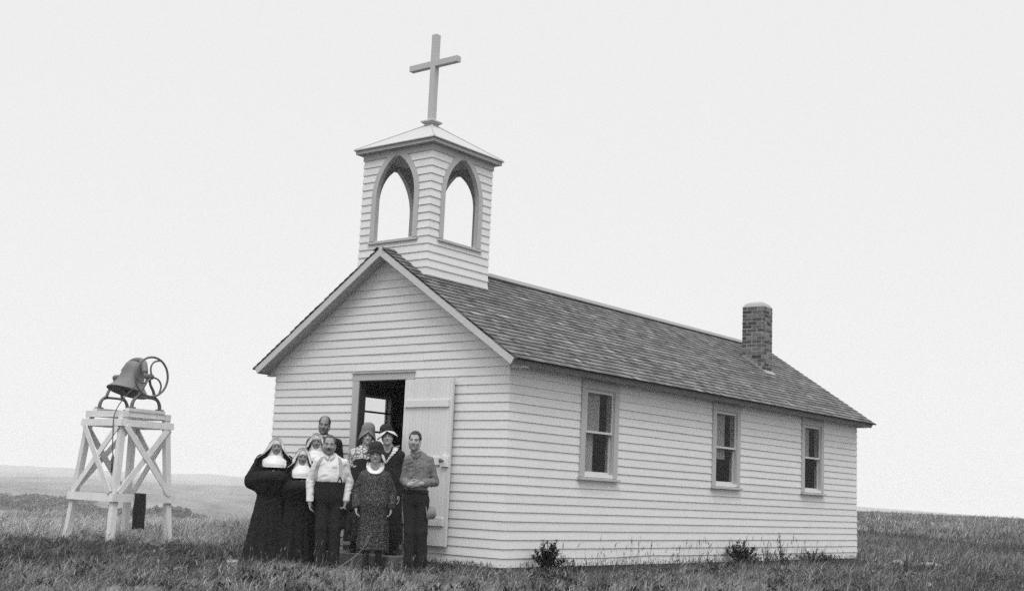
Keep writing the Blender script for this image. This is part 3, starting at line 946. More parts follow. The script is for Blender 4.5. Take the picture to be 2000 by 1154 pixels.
# ------------------------------------------------------------------ people: smooth-union volumes meshed with surface nets
class Vol:
    def __init__(s, lo, hi, res):
        s.lo = np.array(lo, np.float32); s.res = res
        n = np.ceil((np.array(hi) - np.array(lo)) / res).astype(int) + 1
        s.ax = [s.lo[i] + np.arange(n[i], dtype=np.float32) * res for i in range(3)]
        s.D = np.full(n, 1.0, np.float32)
    def _sl(s, lo, hi):
        o = []
        for i in range(3):
            a = int(np.clip(np.floor((lo[i] - s.lo[i]) / s.res), 0, len(s.ax[i])))
            b = int(np.clip(np.ceil((hi[i] - s.lo[i]) / s.res) + 1, 0, len(s.ax[i])))
            o.append(slice(a, b))
        return tuple(o)
    def grid(s, sl):
        return np.meshgrid(s.ax[0][sl[0]], s.ax[1][sl[1]], s.ax[2][sl[2]], indexing='ij', sparse=True)
    def put(s, fn, lo, hi, k=0.0, op='u'):
        m = k + 3 * s.res
        sl = s._sl([q - m for q in lo], [q + m for q in hi])
        if any(q.stop <= q.start for q in sl): return
        d = fn(*s.grid(sl)); a = s.D[sl]
        if op == 'u':
            if k > 0:
                h = np.clip(.5 + .5 * (d - a) / k, 0, 1); r = d + (a - d) * h - k * h * (1 - h)
            else: r = np.minimum(a, d)
        else:
            d = -d
            if k > 0:
                    h = np.clip(.5 + .5 * (d - a) / k, 0, 1); r = a + (d - a) * h + k * h * (1 - h)
            else: r = np.maximum(a, d)
        s.D[sl] = r
    def cone(s, a, b, ra, rb, k=0.02, fl=(1, 1, 1), op='u'):
        """round cone from a to b; fl stretches space (e.g. (1, .7, 1) makes it flatter in depth)"""
        a = np.array(a, float); b = np.array(b, float); R = max(ra, rb)
        f = np.array(fl, float)
        ba = (b - a) / f; L2 = float(ba @ ba) + 1e-9
        def fn(X, Y, Z):
            px, py, pz = (X - a[0]) / f[0], (Y - a[1]) / f[1], (Z - a[2]) / f[2]
            t = np.clip((px * ba[0] + py * ba[1] + pz * ba[2]) / L2, 0, 1)
            return (np.sqrt((px - t * ba[0]) ** 2 + (py - t * ba[1]) ** 2 + (pz - t * ba[2]) ** 2) - (ra + (rb - ra) * t)) * min(f)
        ext = R * f
        s.put(fn, np.minimum(a, b) - ext, np.maximum(a, b) + ext, k, op)
    def ell(s, c, r, k=0.02, M=None, op='u'):
        c = np.array(c, float); r = np.array(r, float)
        def fn(X, Y, Z):
            x, y, z = X - c[0], Y - c[1], Z - c[2]
            if M is not None:
                x, y, z = M[0][0] * x + M[1][0] * y + M[2][0] * z, M[0][1] * x + M[1][1] * y + M[2][1] * z, M[0][2] * x + M[1][2] * y + M[2][2] * z
            k0 = np.sqrt((x / r[0]) ** 2 + (y / r[1]) ** 2 + (z / r[2]) ** 2)
            k1 = np.sqrt((x / r[0] ** 2) ** 2 + (y / r[1] ** 2) ** 2 + (z / r[2] ** 2) ** 2) + 1e-9
            return k0 * (k0 - 1) / k1
        e = np.full(3, r.max()) if M is not None else r
        s.put(fn, c - e, c + e, k, op)
    def half(s, n, d):          # keep only n.p > d
        n = np.array(n, float); n = n / np.linalg.norm(n)
        X, Y, Z = s.grid(tuple(slice(0, len(a)) for a in s.ax))
        s.D = np.maximum(s.D, d - (n[0] * X + n[1] * Y + n[2] * Z)).astype(np.float32)
    def warp(s, fn):
        X, Y, Z = s.grid(tuple(slice(0, len(a)) for a in s.ax))
        s.D = (s.D + fn(X, Y, Z)).astype(np.float32)
    def front(s, x, z):
        """y of the surface seen from the front (-y) at (x, z)"""
        i = int(np.clip(round((x - s.lo[0]) / s.res), 0, len(s.ax[0]) - 1)); k = int(np.clip(round((z - s.lo[2]) / s.res), 0, len(s.ax[2]) - 1))
        c = s.D[i, :, k]; w = np.nonzero(c < 0)[0]
        if len(w) == 0: return None
        j = w[0]
        if j == 0: return float(s.ax[1][0])
        t = c[j - 1] / (c[j - 1] - c[j])
        return float(s.ax[1][j - 1] + t * s.res)
    def mesh(s):
        D = s.D.copy()
        for ax in range(3):
            sl = [slice(None)] * 3
            for e in (0, -1): sl[ax] = e; D[tuple(sl)] = np.maximum(D[tuple(sl)], .02)
        n = np.array(D.shape); S = D < 0
        c = n - 1
        tot = np.zeros(c, np.int8)
        for dx in (0, 1):
            for dy in (0, 1):
                for dz in (0, 1): tot += S[dx:dx + c[0], dy:dy + c[1], dz:dz + c[2]]
        act = (tot > 0) & (tot < 8)
        idx = np.full(c, -1, np.int64); ids = np.nonzero(act); m = len(ids[0]); idx[act] = np.arange(m)
        P = np.zeros((m, 3)); cnt = np.zeros(m)
        co = [(0, 0, 0), (1, 0, 0), (0, 1, 0), (1, 1, 0), (0, 0, 1), (1, 0, 1), (0, 1, 1), (1, 1, 1)]
        ed = [(0, 1), (2, 3), (4, 5), (6, 7), (0, 2), (1, 3), (4, 6), (5, 7), (0, 4), (1, 5), (2, 6), (3, 7)]
        val = [D[ids[0] + q[0], ids[1] + q[1], ids[2] + q[2]] for q in co]
        for a, b in ed:
            va, vb = val[a], val[b]; x = (va < 0) != (vb < 0)
            t = np.where(x, va / np.where(x, va - vb, 1), 0)
            for i in range(3): P[:, i] += np.where(x, co[a][i] + t * (co[b][i] - co[a][i]), 0)
            cnt += x
        P = P / cnt[:, None] + np.stack(ids, 1)
        V = s.lo + P * s.res
        Q = []
        for ax in range(3):
            o1, o2 = (ax + 1) % 3, (ax + 2) % 3
            sa = [slice(None)] * 3; sb = [slice(None)] * 3
            sa[ax] = slice(0, n[ax] - 1); sb[ax] = slice(1, n[ax])
            A = S[tuple(sa)]; B = S[tuple(sb)]
            ch = A != B
            w = np.nonzero(ch); w = np.stack(w, 1)
            ok = (w[:, o1] > 0) & (w[:, o2] > 0) & (w[:, o1] < c[o1]) & (w[:, o2] < c[o2])
            w = w[ok]
            def at(d1, d2):
                q = w.copy(); q[:, o1] += d1; q[:, o2] += d2
                return idx[q[:, 0], q[:, 1], q[:, 2]]
            q = np.stack([at(-1, -1), at(0, -1), at(0, 0), at(-1, 0)], 1)
            fl = ~A[w[:, 0], w[:, 1], w[:, 2]]
            q[fl] = q[fl][:, ::-1]
            Q.append(q)
        return V, np.concatenate(Q)

def rotm(yaw=0, pitch=0, roll=0):
    return np.array(Matrix.Rotation(yaw, 3, 'Z') @ Matrix.Rotation(pitch, 3, 'X') @ Matrix.Rotation(roll, 3, 'Y'))

def head_pts(V, hc, hr, hs):
    return ((V - np.array(hc)) @ hr) / hs

def put_head(v, hc, hr, hs, fem=False, old=False, thin=1.0):
    """head volume; hc is the point between the ears at eye level"""
    T = lambda p: np.array(hc) + hr @ (np.array(p) * hs * np.array((thin, 1, 1)))
    M = [list(hr[i]) for i in range(3)]
    E = lambda c, r, k, op='u': v.ell(T(c), np.array(r) * hs * np.array((thin, 1, 1)), k * hs, M, op)
    C = lambda a, b, ra, rb, k, op='u': v.cone(T(a), T(b), ra * hs, rb * hs, k * hs, op=op)
    E((0, .018, .040), (.073, .094, .082), .01)
    E((0, -.018, -.025), (.062, .072, .085), .03)
    E((0, -.030, -.078), (.045, .052, .035), .03)
    C((0, -.070, -.100), (0, -.066, -.098), .020, .020, .02)
    for s_ in (1, -1):
        E((s_ * .040, -.055, -.025), (.024, .026, .028), .02)
        C((s_ * .010, -.082, .024), (s_ * .046, -.068, .026), .010, .010, .012)
        E((s_ * .031, -.093, .006), (.017, .018, .011), .010, 's')
        E((s_ * .031, -.070, .004), (.0125, .0125, .0125), .002)
        E((s_ * .075, .012, -.010), (.010, .017, .028), .003)
        C((s_ * .040, -.030, -.075), (s_ * .058, .0, -.045), .022, .022, .02)
    C((0, -.088, .012), (0, -.108, -.028), .008, .0125, .010)
    for s_ in (1, -1): E((s_ * .012, -.096, -.031), (.009, .011, .008), .006)
    C((-.019, -.086, -.054), (.019, -.086, -.054), .0075, .0075, .004)
    C((-.015, -.084, -.067), (.015, -.084, -.067), .008, .008, .004)
    E((0, -.096, -.0605), (.024, .010, .0022), .002, 's')

def put_hand(v, w, d, curl=.5, thumb=1, n=(0, -1, 0), sc=1.0):
    """hand from the wrist w along d; n is the palm's normal, thumb +1/-1 picks its side; five separate bent fingers"""
    w = np.array(w, float); d = np.array(d, float); d /= np.linalg.norm(d); n = np.array(n, float); n = n - d * (n @ d); n /= np.linalg.norm(n)
    s_ = np.cross(d, n) * thumb
    pc = w + d * .05 * sc
    v.cone(w, w + d * .035 * sc, .026 * sc, .028 * sc, .012)
    for q in (-.024, -.008, .008, .024):
        v.cone(w + d * .02 * sc + s_ * q * .7 * sc, w + d * .085 * sc + s_ * q * sc, .016 * sc, .0125 * sc, .010)
    for i, (q, ln) in enumerate(((.030, .072), (.010, .080), (-.010, .075), (-.029, .060))):
        p = w + d * .088 * sc + s_ * q * sc; a = curl * .45; ln *= sc
        for k, fr in enumerate((.45, .32, .23)):
            dd = d * math.cos(a) + n * math.sin(a) + s_ * q * 2.2
            dd /= np.linalg.norm(dd)
            e = p + dd * ln * fr
            v.cone(p, e, (.0092 - .0008 * k) * sc, (.0086 - .0009 * k) * sc, .003); p = e; a += curl * (.85 + .08 * i)
    p = w + d * .028 * sc + s_ * .026 * sc
    e = p + (d * .6 + s_ * .75 + n * .25) * .036 * sc; v.cone(p, e, .0125 * sc, .011 * sc, .008)
    v.cone(e, e + (d * .9 + s_ * .2 + n * .35) * .030 * sc, .0105 * sc, .008 * sc, .003)

def sheet(name, grid, th, mat, parent, tone=None, smooth=True):
    """closed thin mesh from a grid of points [rows][cols], thickened along its normals"""
    G = np.array(grid, float); r, c = G.shape[:2]
    du = np.gradient(G, axis=1); dv = np.gradient(G, axis=0); N = np.cross(du, dv); N /= (np.linalg.norm(N, axis=2, keepdims=True) + 1e-9)
    A = G + N * th / 2; B = G - N * th / 2
    V = np.concatenate([A.reshape(-1, 3), B.reshape(-1, 3)]); K = r * c; F = []
    for i in range(r - 1):
        for j in range(c - 1):
            a = i * c + j; F += [(a, a + 1, a + c + 1, a + c), (K + a, K + a + c, K + a + c + 1, K + a + 1)]
    for i in range(r - 1):
        for j in (0, c - 1): a = i * c + j; F.append((a, a + c, K + a + c, K + a))
    for j in range(c - 1):
        for i in (0, r - 1): a = i * c + j; F.append((a, a + 1, K + a + 1, K + a))
    return raw_mesh(name, V, F, mat, parent, smooth, tone=np.ones(len(V)))

def overlay(name, vol, zs, xl, xr, off, th, mat, parent, n=10, fall=0.0):
    """a flat piece of cloth lying on the front of a volume: rows at heights zs, from xl(z) to xr(z)"""
    G = []; last = None
    for z in zs:
        a, b = xl(z), xr(z); row = []
        for k in range(n + 1):
            x = a + (b - a) * k / n; y = vol.front(x, z)
            if y is None: y = (last if last is not None else -.1) + fall
            else: last = y
            row.append((x, y - off, z))
        G.append(row)
    G = np.array(G)
    for _ in range(2): G[1:-1, 1:-1, 1] = (G[1:-1, 1:-1, 1] * 2 + G[:-2, 1:-1, 1] + G[2:, 1:-1, 1] + G[1:-1, :-2, 1] + G[1:-1, 2:, 1]) / 6
    return sheet(name, G, th, mat, parent)

def vol_obj(name, v, mat, parent=None, tone=None, smooth=True):
    V, Q = v.mesh()
    if parent is None: return V, Q
    return raw_mesh(name, V, None, mat, parent, smooth, tone=(tone(V) if tone else np.ones(len(V))), quads=Q)

def folds(amp, n, z0, z1, ph=0, cx=0.0, cy=0.0):
    """vertical cloth folds that grow from height z1 (none) down to z0 (full)"""
    def fn(X, Y, Z):
        th = np.arctan2(Y - cy, X - cx); w = np.clip((z1 - Z) / (z1 - z0), 0, 1)
        return amp * w * (np.sin(n * th + ph + 1.5 * Z) + .5 * np.sin((n * 1.7) * th - 2 * ph + 3 * Z))
    return fn
def wrinkles(amp, fx=30, fz=40, s=0.0):
    """irregular cloth creases: ridged noise drawn out round the body"""
    def fn(X, Y, Z):
        X, Y, Z = np.broadcast_arrays(X, Y, Z); k = int(s * 10)
        a = vnoise(X * fx * .35 + Y * fx * .3 + Z * 6, Z * fz * .45 - X * 7, 100 + k)
        b = vnoise(X * fx * .7 - Z * 9, Z * fz * .9 + Y * 15, 130 + k)
        return (amp * (1.6 * (1 - np.abs(2 * a - 1) * 1.6) * -.8 + .7 * (b - .5))).astype(np.float32)
    return fn

M_SKIN = gmat('weathered_skin', 0.255, 0.6, True, [(60, .10)], spec=.35)
M_BLACKWOOL = gmat('black_wool_habit', 0.016, 0.95, False, [(9, .25)], [(90, .25, .004, (1, 1, 1))], spec=.15)
M_LINEN = gmat('white_starched_linen', 0.64, 0.8, False, [(30, .04)])
M_WIMPLE = gmat('white_wimple', 0.47, 0.85, False, [(40, .08)])
M_WHITESHIRT = gmat('white_striped_shirt', 0.57, 0.85, False, [(26, .12, 2, (6, .0, .0)), (20, .08)])
M_TROUSERS = gmat('dark_trousers', 0.022, 0.95, False, [(12, .25)], [(80, .25, .004, (1, 1, 1))], spec=.15)
M_HAIR = gmat('dark_hair', 0.022, 0.6, False, [(60, .5, 2, (1, 1, .3))], [(160, .6, .004, (1, 1, .3))])
M_GREYHAIR = gmat('greying_hair', 0.06, 0.7, False, [(60, .5, 2, (1, 1, .3))], [(160, .6, .004, (1, 1, .3))])
M_SHOE = gmat('dark_leather', 0.015, 0.5)
M_BRACE = gmat('grey_suspender', 0.30, 0.8)
M_WORKSHIRT = gmat('striped_grey_work_shirt', 0.15, 0.9, False, [(14, .8, 2, (6, .0, .0)), (18, .2)])
M_HATDARK = gmat('dark_felt_hat', 0.022, 0.95, False, [(40, .3)])
M_HATGREY = gmat('grey_felt_hat', 0.17, 0.95, False, [(40, .3)])
def print_mat(name, dark, light, scale, thr, width=.04, second=None):
    """dress print: small light motifs scattered over a dark ground (or the reverse)"""
    m = bpy.data.materials.new(name); m.use_nodes = True; nt = m.node_tree; b = nt.nodes['Principled BSDF']
    b.inputs['Roughness'].default_value = .9; b.inputs['Specular IOR Level'].default_value = .15
    tc = nt.nodes.new('ShaderNodeTexCoord'); v = nt.nodes.new('ShaderNodeTexVoronoi'); v.inputs['Scale'].default_value = scale; v.inputs['Randomness'].default_value = 1
    n = nt.nodes.new('ShaderNodeTexNoise'); n.inputs['Scale'].default_value = scale * 1.3; n.inputs['Detail'].default_value = 3
    nt.links.new(tc.outputs['Object'], v.inputs['Vector']); nt.links.new(tc.outputs['Object'], n.inputs['Vector'])
    a = nt.nodes.new('ShaderNodeMath'); a.operation = 'MULTIPLY_ADD'; nt.links.new(n.outputs['Fac'], a.inputs[0]); a.inputs[1].default_value = .9; nt.links.new(v.outputs['Distance'], a.inputs[2])
    r = nt.nodes.new('ShaderNodeMapRange'); nt.links.new(a.outputs[0], r.inputs['Value'])
    r.inputs['From Min'].default_value = thr - width; r.inputs['From Max'].default_value = thr + width
    r.inputs['To Min'].default_value = light; r.inputs['To Max'].default_value = dark
    cc = nt.nodes.new('ShaderNodeCombineColor')
    for i in range(3): nt.links.new(r.outputs[0], cc.inputs[i])
    nt.links.new(cc.outputs[0], b.inputs['Base Color'])
    return m
M_PRINTDARK = print_mat('dark_speckled_print', .022, .26, 85, .74, .22)
M_PRINTLIGHT = print_mat('pale_floral_print', .12, .55, 36, .93, .16)
M_PRINTSKIRT = print_mat('dark_floral_print', .03, .28, 38, .60, .10)

RES = 0.0065
def figure(name_label, loc, yaw, J, female=False, stock=False, glasses=False, moustache=False):
    """one continuous body: head with face, neck, torso, arms, hands with five fingers, legs, feet"""
    v = Vol((-.48, -.36, -.02), (.48, .32, J['top'] + .06), RES)
    hs = J['hs']; hr = rotm(*J['hrot']); hc = J['head']
    put_head(v, hc, hr, hs, female, thin=J.get('thin', 1.0))
    nb = J['neck']; T = lambda p: np.array(hc) + hr @ (np.array(p) * hs)
    v.cone(T((0, .012, -.075)), nb, .050 * hs, .055, .02)
    sl, sr, pv = np.array(J['sl']), np.array(J['sr']), np.array(J['pelvis'])
    mid = (sl + sr) / 2
    v.cone(nb, mid + (sl - mid) * .8, .05, .05, .04); v.cone(nb, mid + (sr - mid) * .8, .05, .05, .04)
    ch = mid + (pv - mid) * .25; wd = np.linalg.norm(sr - sl) / 2
    v.cone(mid - np.array((0, 0, .06)), ch, wd * .72, wd * .74, .05, (1, .68, 1))
    v.cone(ch, pv, wd * .74, wd * .76, .05, (1, .72, 1))
    for a, e, w, h, th in (('sl', 'el', 'wl', 'hl', J.get('thl', 1)), ('sr', 'er', 'wr', 'hr', J.get('thr', -1))):
        v.cone(J[a], J[e], .050, .040, .03); v.cone(J[e], J[w], .040, .027, .01)
        d, n, c = J[h]; put_hand(v, J[w], d, c, th, n)
    for hp, kn, an in (('hpl', 'kl', 'al'), ('hpr', 'kr', 'ar')):
        v.cone(pv + np.array((J[hp][0] - pv[0], 0, 0)) * .7, J[hp], .085, .08, .04)
        v.cone(J[hp], J[kn], .078, .052, .04); v.cone(np.array(J[kn]) + (0, .012, -.09), J[an], .052, .034, .03); v.cone(J[kn], np.array(J[kn]) + (0, .01, -.1), .050, .05, .03)
        a = np.array(J[an]); v.cone(a, a + (0, -.0, -.035), .036, .036, .02); v.cone(a + (0, .03, -.045), a + (0, -.13, -.052), .032, .026, .02, (1.15, 1, 1))
    V, Q = v.mesh()
    P = head_pts(V, hc, hr, hs)
    t = np.ones(len(V)); x, y, z = P[:, 0], P[:, 1], P[:, 2]
    fr = (y < -.045) & (np.abs(x) < .07) & (z > -.12) & (z < .12)
    lip = fr & (np.abs(x) < .024) & (z < -.049) & (z > -.073) & (y < -.078); t[lip] *= (.85 if female else .68)
    mth = fr & (np.abs(x) < .024) & (np.abs(z + .0605) < .0035) & (y < -.070); t[mth] *= (.55 if female else .4)
    brow = fr & (np.abs(np.abs(x) - .030) < .019) & (z > .022) & (z < .034); t[brow] *= .45
    eye = fr & (((np.abs(x) - .031) / .014) ** 2 + ((z - .004) / .0085) ** 2 < 1); t[eye] = .42
    iris = fr & (((np.abs(x) - .031) / .006) ** 2 + ((z - .004) / .0075) ** 2 < 1); t[iris] = .10
    nos = fr & (np.abs(np.abs(x) - .008) < .005) & (z < -.034) & (z > -.040) & (y < -.09); t[nos] *= (.85 if female else .6)
    t[fr & (z > .06)] *= 1.12
    if stock: t[(V[:, 2] < .45)] = .10
    if not female: t[fr & (z < -.045) & ~lip] *= .82
    o = raw_mesh('person', V, None, M_SKIN, None, True, tone=t * J.get('skin', 1.0), quads=Q, loc=loc, rotz=yaw)
    tag(o, name_label, 'person', 'people gathered in front of the church door')
    if moustache:
        q = Vol(np.array(hc) - .16, np.array(hc) + .16, .004)
        for s_ in (1, -1): q.cone(T((0, -.101, -.044)), T((s_ * .026, -.088, -.054)), .0085 * hs, .005 * hs, .004)
        vol_obj('moustache', q, M_GREYHAIR, o)
    for an in ('al', 'ar'):
        a = np.array(J[an]); q = Vol(a - (.09, .22, .10), a + (.09, .12, .09), .006)
        q.cone(a + (0, .035, -.048), a + (0, -.145, -.056), .040, .034, .02, (1.1, 1, 1)); q.cone(a + (0, 0, .02), a + (0, .01, -.04), .043, .043, .02); q.half((0, 0, 1), a[2] - .088)
        vol_obj('shoe', q, M_SHOE, o)
    o['_v'] = 0
    return o, v, T, hr, hc, hs

def hair_cap(o, hc, hr, hs, mat, plane=(.085, -.075), grow=.010, bald=False, thin=1.0):
    q = Vol(np.array(hc) - .17 * hs, np.array(hc) + .17 * hs, .0055)
    T = lambda p: np.array(hc) + hr @ (np.array(p) * hs * np.array((thin, 1, 1)))
    M = [list(hr[i]) for i in range(3)]
    q.ell(T((0, .020, .040)), np.array((.073 * thin + grow, .094 + grow, .082 + grow)) * hs, .01, M)
    if plane is not None:
        hz, back = plane              # hairline height on the forehead, nape
        X, Y, Z = q.grid(tuple(slice(0, len(a)) for a in q.ax)); X, Y, Z = np.broadcast_arrays(X, Y, Z)
        p = [(M[0][i] * (X - hc[0]) + M[1][i] * (Y - hc[1]) + M[2][i] * (Z - hc[2])) / hs for i in range(3)]
        jag = .004 * np.sin(p[0] * 190) + .003 * np.sin(p[0] * 310 + 1)
        f = np.maximum(p[2] - hz - .25 * p[0] ** 2 / .07 + jag, np.minimum(p[1] + .040 + jag, p[2] + .020))
        f = np.maximum(f, np.minimum(p[1] - .022, p[2] - back))
        q.D = np.maximum(q.D, -f * hs).astype(np.float32)
    if bald: q.ell(T((0, -.045, .105)), np.array((.058, .095, .075)) * hs, .006, M, 's')
    for s_ in (1, -1): q.ell(T((s_ * .080, .0, -.012)), np.array((.022, .034, .034)) * hs, .004, M, 's')
    q.warp(lambda X, Y, Z: .0022 * np.sin(140 * X + 60 * Z) * np.sin(110 * Y + 40 * Z))
    return vol_obj('hair', q, mat, o)

def sleeve(v, s_, e, w, r0, r1, r2, k=.03):
    v.cone(s_, e, r0, r1, k); v.cone(e, w, r1, r2, .015)

def collar(o, vol, cx, z0, zb, wid, mat, split=True, off=.010):
    for sgn in ((-1, 1) if split else (0,)):
        pass

def tube_child(name, pts, rad, mat, parent, n=6, flat=1.0, closed=False):
    m = MB(); m.tube(pts, rad, n, closed=closed, flat=flat); return m.build(name, mat, parent, True)

def cloche(o, T, mat, crown=.125, r=(.092, .108), brim=.035, drop=(.0, .0), z0=.045, tilt=0, band=None, name='hat', flare=.02):
    """bell-shaped hat: deep rounded crown, turned-down brim lower at the sides and back"""
    n = 40; prof = []
    for k in range(9):
        a = math.pi / 2 * k / 8; prof.append((math.cos(a) ** .8 if k < 8 else 0.0, z0 + .03 + (crown - .03) * math.sin(a)))
    prof = prof[::-1] + [(1.01, z0)]
    G = []
    for (q, z) in prof:
        G.append([(q * r[0] * math.cos(2 * math.pi * k / n), .012 + q * r[1] * math.sin(2 * math.pi * k / n), z) for k in range(n + 1)])
    for s_ in (.25, .5, .75, 1.0):
        row = []
        for k in range(n + 1):
            a = 2 * math.pi * k / n; fr = max(-math.sin(a), 0)
            w = brim * (1 - .45 * fr) * s_
            dz = -(drop[0] * abs(math.cos(a)) + drop[1] * (1 - fr)) * s_ ** 1.2 - .004 * math.sin(3 * a + 1) * s_
            row.append(((r[0] + w) * math.cos(a), .012 + (r[1] + w) * math.sin(a), z0 + dz))
        G.append(row)
    c, s2 = math.cos(tilt), math.sin(tilt)
    G2 = [[tuple(T((p[0] * c - p[2] * s2, p[1], p[0] * s2 + p[2] * c))) for p in row] for row in G]
    h = sheet(name, G2, .005, mat, o)
    return h, G2
# ------------------------------------------------------------------ the nine people
R_ = math.radians
def loft_rim(o, hc, rim, back, mat_out, mat_in, hs=1.0):
    """veil: hood from the front rim round to the back of the head, falling over the shoulders, with a white turned edge"""
    rim = catmull([Vector((p[0], p[1], p[2])) for p in rim], 5); n = len(rim); G = []
    mid = (n - 1) / 2
    for k in range(11):
        t = k / 10; row = []
        for i, p in enumerate(rim):
            w = abs(i - mid) / mid; w2 = w * w
            sx_ = (1 + .22 * t * w) * (1 - .42 * t * t * (1 - w2)) * (1 - (.75 * max(t - .7, 0) / .3) * 1)
            row.append((hc[0] + p.x * sx_, hc[1] + p.y + back * t * (1 - .25 * w2) - .03 * w2 * t, hc[2] + p.z - .085 * t * t * (1 - w2) - .30 * t * w2 * w + .004 * math.sin(i * 1.3 + 5 * t)))
        G.append(row)
    a = sheet('veil', G, .007, mat_out, o)
    G = []
    for k in range(4):
        t = k / 3; row = []
        for i, p in enumerate(rim):
            f = 1 - ((.046 if p.x < 0 else .032) * t) / max(.06, math.hypot(p.x, p.z))
            row.append((hc[0] + p.x * (1.008 - .0) * (f if True else 1), hc[1] + p.y - .008 + .014 * t, hc[2] + p.z * f + .003 * (1 - t)))
        G.append(row)
    sheet('veil_border', G, .004, mat_in, o)

def nun(label, x, y, zb, yaw, top, eye, chin, hx, hs, bib, rim, base_r, cx, elbows, hrot=(0, 0, 0), tail=False, ph=0.0):
    hc = (hx, -.005, eye); sh = chin - .075
    J = dict(top=top, head=hc, hs=hs, hrot=hrot, neck=(hx * .8 + cx * .2, .03, chin - .055), pelvis=(cx, .02, .86),
             sl=(cx - .165, .02, sh), sr=(cx + .165, .02, sh), el=(cx - elbows[0], .03, sh - .25), er=(cx + elbows[1], .03, sh - .25),
             wl=(cx - .06, -.19, sh - .21), wr=(cx + .06, -.18, sh - .20), hl=((.8, -.2, .1), (0, 1, 0), .8), hr=((-.8, -.2, .1), (0, 1, 0), .8),
             hpl=(cx - .09, .02, .82), hpr=(cx + .09, .02, .82), kl=(cx - .09, .0, .46), kr=(cx + .09, 0, .46), al=(cx - .09, .03, .085), ar=(cx + .09, .03, .085), skin=.85)
    o, bv, T, hr, hc, hs = figure(label, (x, y, zb), yaw, J, True, True)
    v = Vol((-.52, -.44, -.01), (.46, .42, sh + .16), .0075)
    m = np.array((cx, .02, sh))
    v.cone((hx * .5 + cx * .5, .04, sh + .025), m + (-.13, 0, -.035), .062, .080, .05); v.cone((hx * .5 + cx * .5, .04, sh + .025), m + (.13, 0, -.035), .062, .080, .05)
    v.cone(m + (0, 0, -.10), (cx, .02, .98), .185, .165, .06, (1, .78, 1))
    v.cone((cx, .02, 1.0), (cx - .01, .03, .0), .165, base_r, .06, (1, .82, 1))
    for a, e, w in (('sl', 'el', 'wl'), ('sr', 'er', 'wr')): sleeve(v, J[a], J[e], np.array(J[w]) + (0, .02, -.01), .085, .088, .085, .05)
    v.cone(np.array(J['wl']) + (0, .0, -.02), np.array(J['wr']) + (0, 0, -.02), .080, .080, .04)
    for a, b in (('el', 'wl'), ('er', 'wr')): v.cone(np.array(J[a]) + (0, .01, -.07), np.array(J[b]) + (0, .05, -.14), .055, .05, .10)
    v.cone((cx, -.06, sh - .30), (cx, .0, sh - .52), .10, .10, .12)
    v.warp(folds(.016, 11, .0, 1.0, ph, cx, .02)); v.warp(wrinkles(.004, 26, 34, ph))
    v.half((0, 0, 1), .03)
    vol_obj('habit', v, M_BLACKWOOL, o)
    q = Vol(np.array(hc) - (.15, .17, .24), np.array(hc) + (.15, .17, .16), .0055)
    Mx = [list(hr[i]) for i in range(3)]
    q.ell(T((0, .012, .034)), np.array((.085, .111, .092)) * hs, .01, Mx); q.ell(T((0, -.005, -.05)), np.array((.078, .092, .10)) * hs, .02, Mx)
    q.cone(T((0, .0, -.04)), (hx * .6 + cx * .4, -.01, sh + .0), .082 * hs, .135, .03)
    q.ell(T((0, -.105, -.036)), np.array((.064, .085, .076)) * hs, .004, Mx, 's')
    vol_obj('wimple', q, M_WIMPLE, o)
    bd = Vol(v.lo, (.46, .42, sh + .20), .0075); bd.D[:, :, :v.D.shape[2]] = v.D[:, :, :bd.D.shape[2]]
    bd.cone((hx, -.02, chin - .03), (hx * .5 + cx * .5, -.04, sh - .06), .080, .135, .07)
    bz, bw, bx = bib
    zs = np.linspace(bz, chin - .012, 18)
    def wd(z):
        t = (z - bz) / (chin - .012 - bz)
        return bw * (.90 + .10 * min(1, t / .10)) * (1 - .50 * max(0, t - .60) / .40)
    overlay('bib', bd, zs, lambda z: bx - wd(z), lambda z: bx + wd(z), .012, .005, M_LINEN, o, 14)
    loft_rim(o, hc, rim, .20, M_BLACKWOOL, M_LINEN)
    if tail:
        G = []
        for k in range(9):
            t = k / 8; z = 1.0 - .76 * t
            G.append([(cx - .168 - .105 * t + dx, .10 + .03 * math.sin(4 * t), z) for dx in (-.012 - .004 * t, .05, .12)])
        sheet('veil_border', G, .004, M_LINEN, o)
    return o

def rimof(lw, rw, lz, rz, topz=.122, w=.085):
    return [(-lw, -.105, lz), (-lw * .74, -.11, lz * .66), (-.128, -.10, -.030), (-w - .008, -.085, .045), (-.048, -.075, topz - .016), (0, -.072, topz),
            (.048, -.075, topz - .016), (w + .004, -.085, .045), (.112, -.10, -.030), (rw * .74, -.11, rz * .66), (rw, -.105, rz)]

nun('nun in black habit and white-edged veil, standing at the left end of the group', -2.70, -1.45, -.1, R_(48), 1.62, 1.505, 1.40, -.037, .95,
    (1.24, .155, -.05), rimof(.235, .215, -.155, -.16), .315, -.05, (.275, .25), (R_(2), 0, R_(-2)), True, .3)
nun('short nun with white bib and black veil, beside the man in the white shirt', -2.45, -1.25, -.1, R_(52), 1.51, 1.388, 1.29, -.01, .92,
    (1.115, .135, .0), rimof(.185, .17, -.145, -.15), .29, .0, (.245, .25), (R_(4), R_(4), 0), False, 1.7)
nun('nun in black veil half hidden behind, between the other nuns and the priest', -2.92, -.60, .06, R_(46), 1.585, 1.465, 1.357, .013, .93,
    (1.20, .14, .02), rimof(.20, .18, -.15, -.15), .28, .02, (.25, .25), (0, 0, 0), False, 2.9)

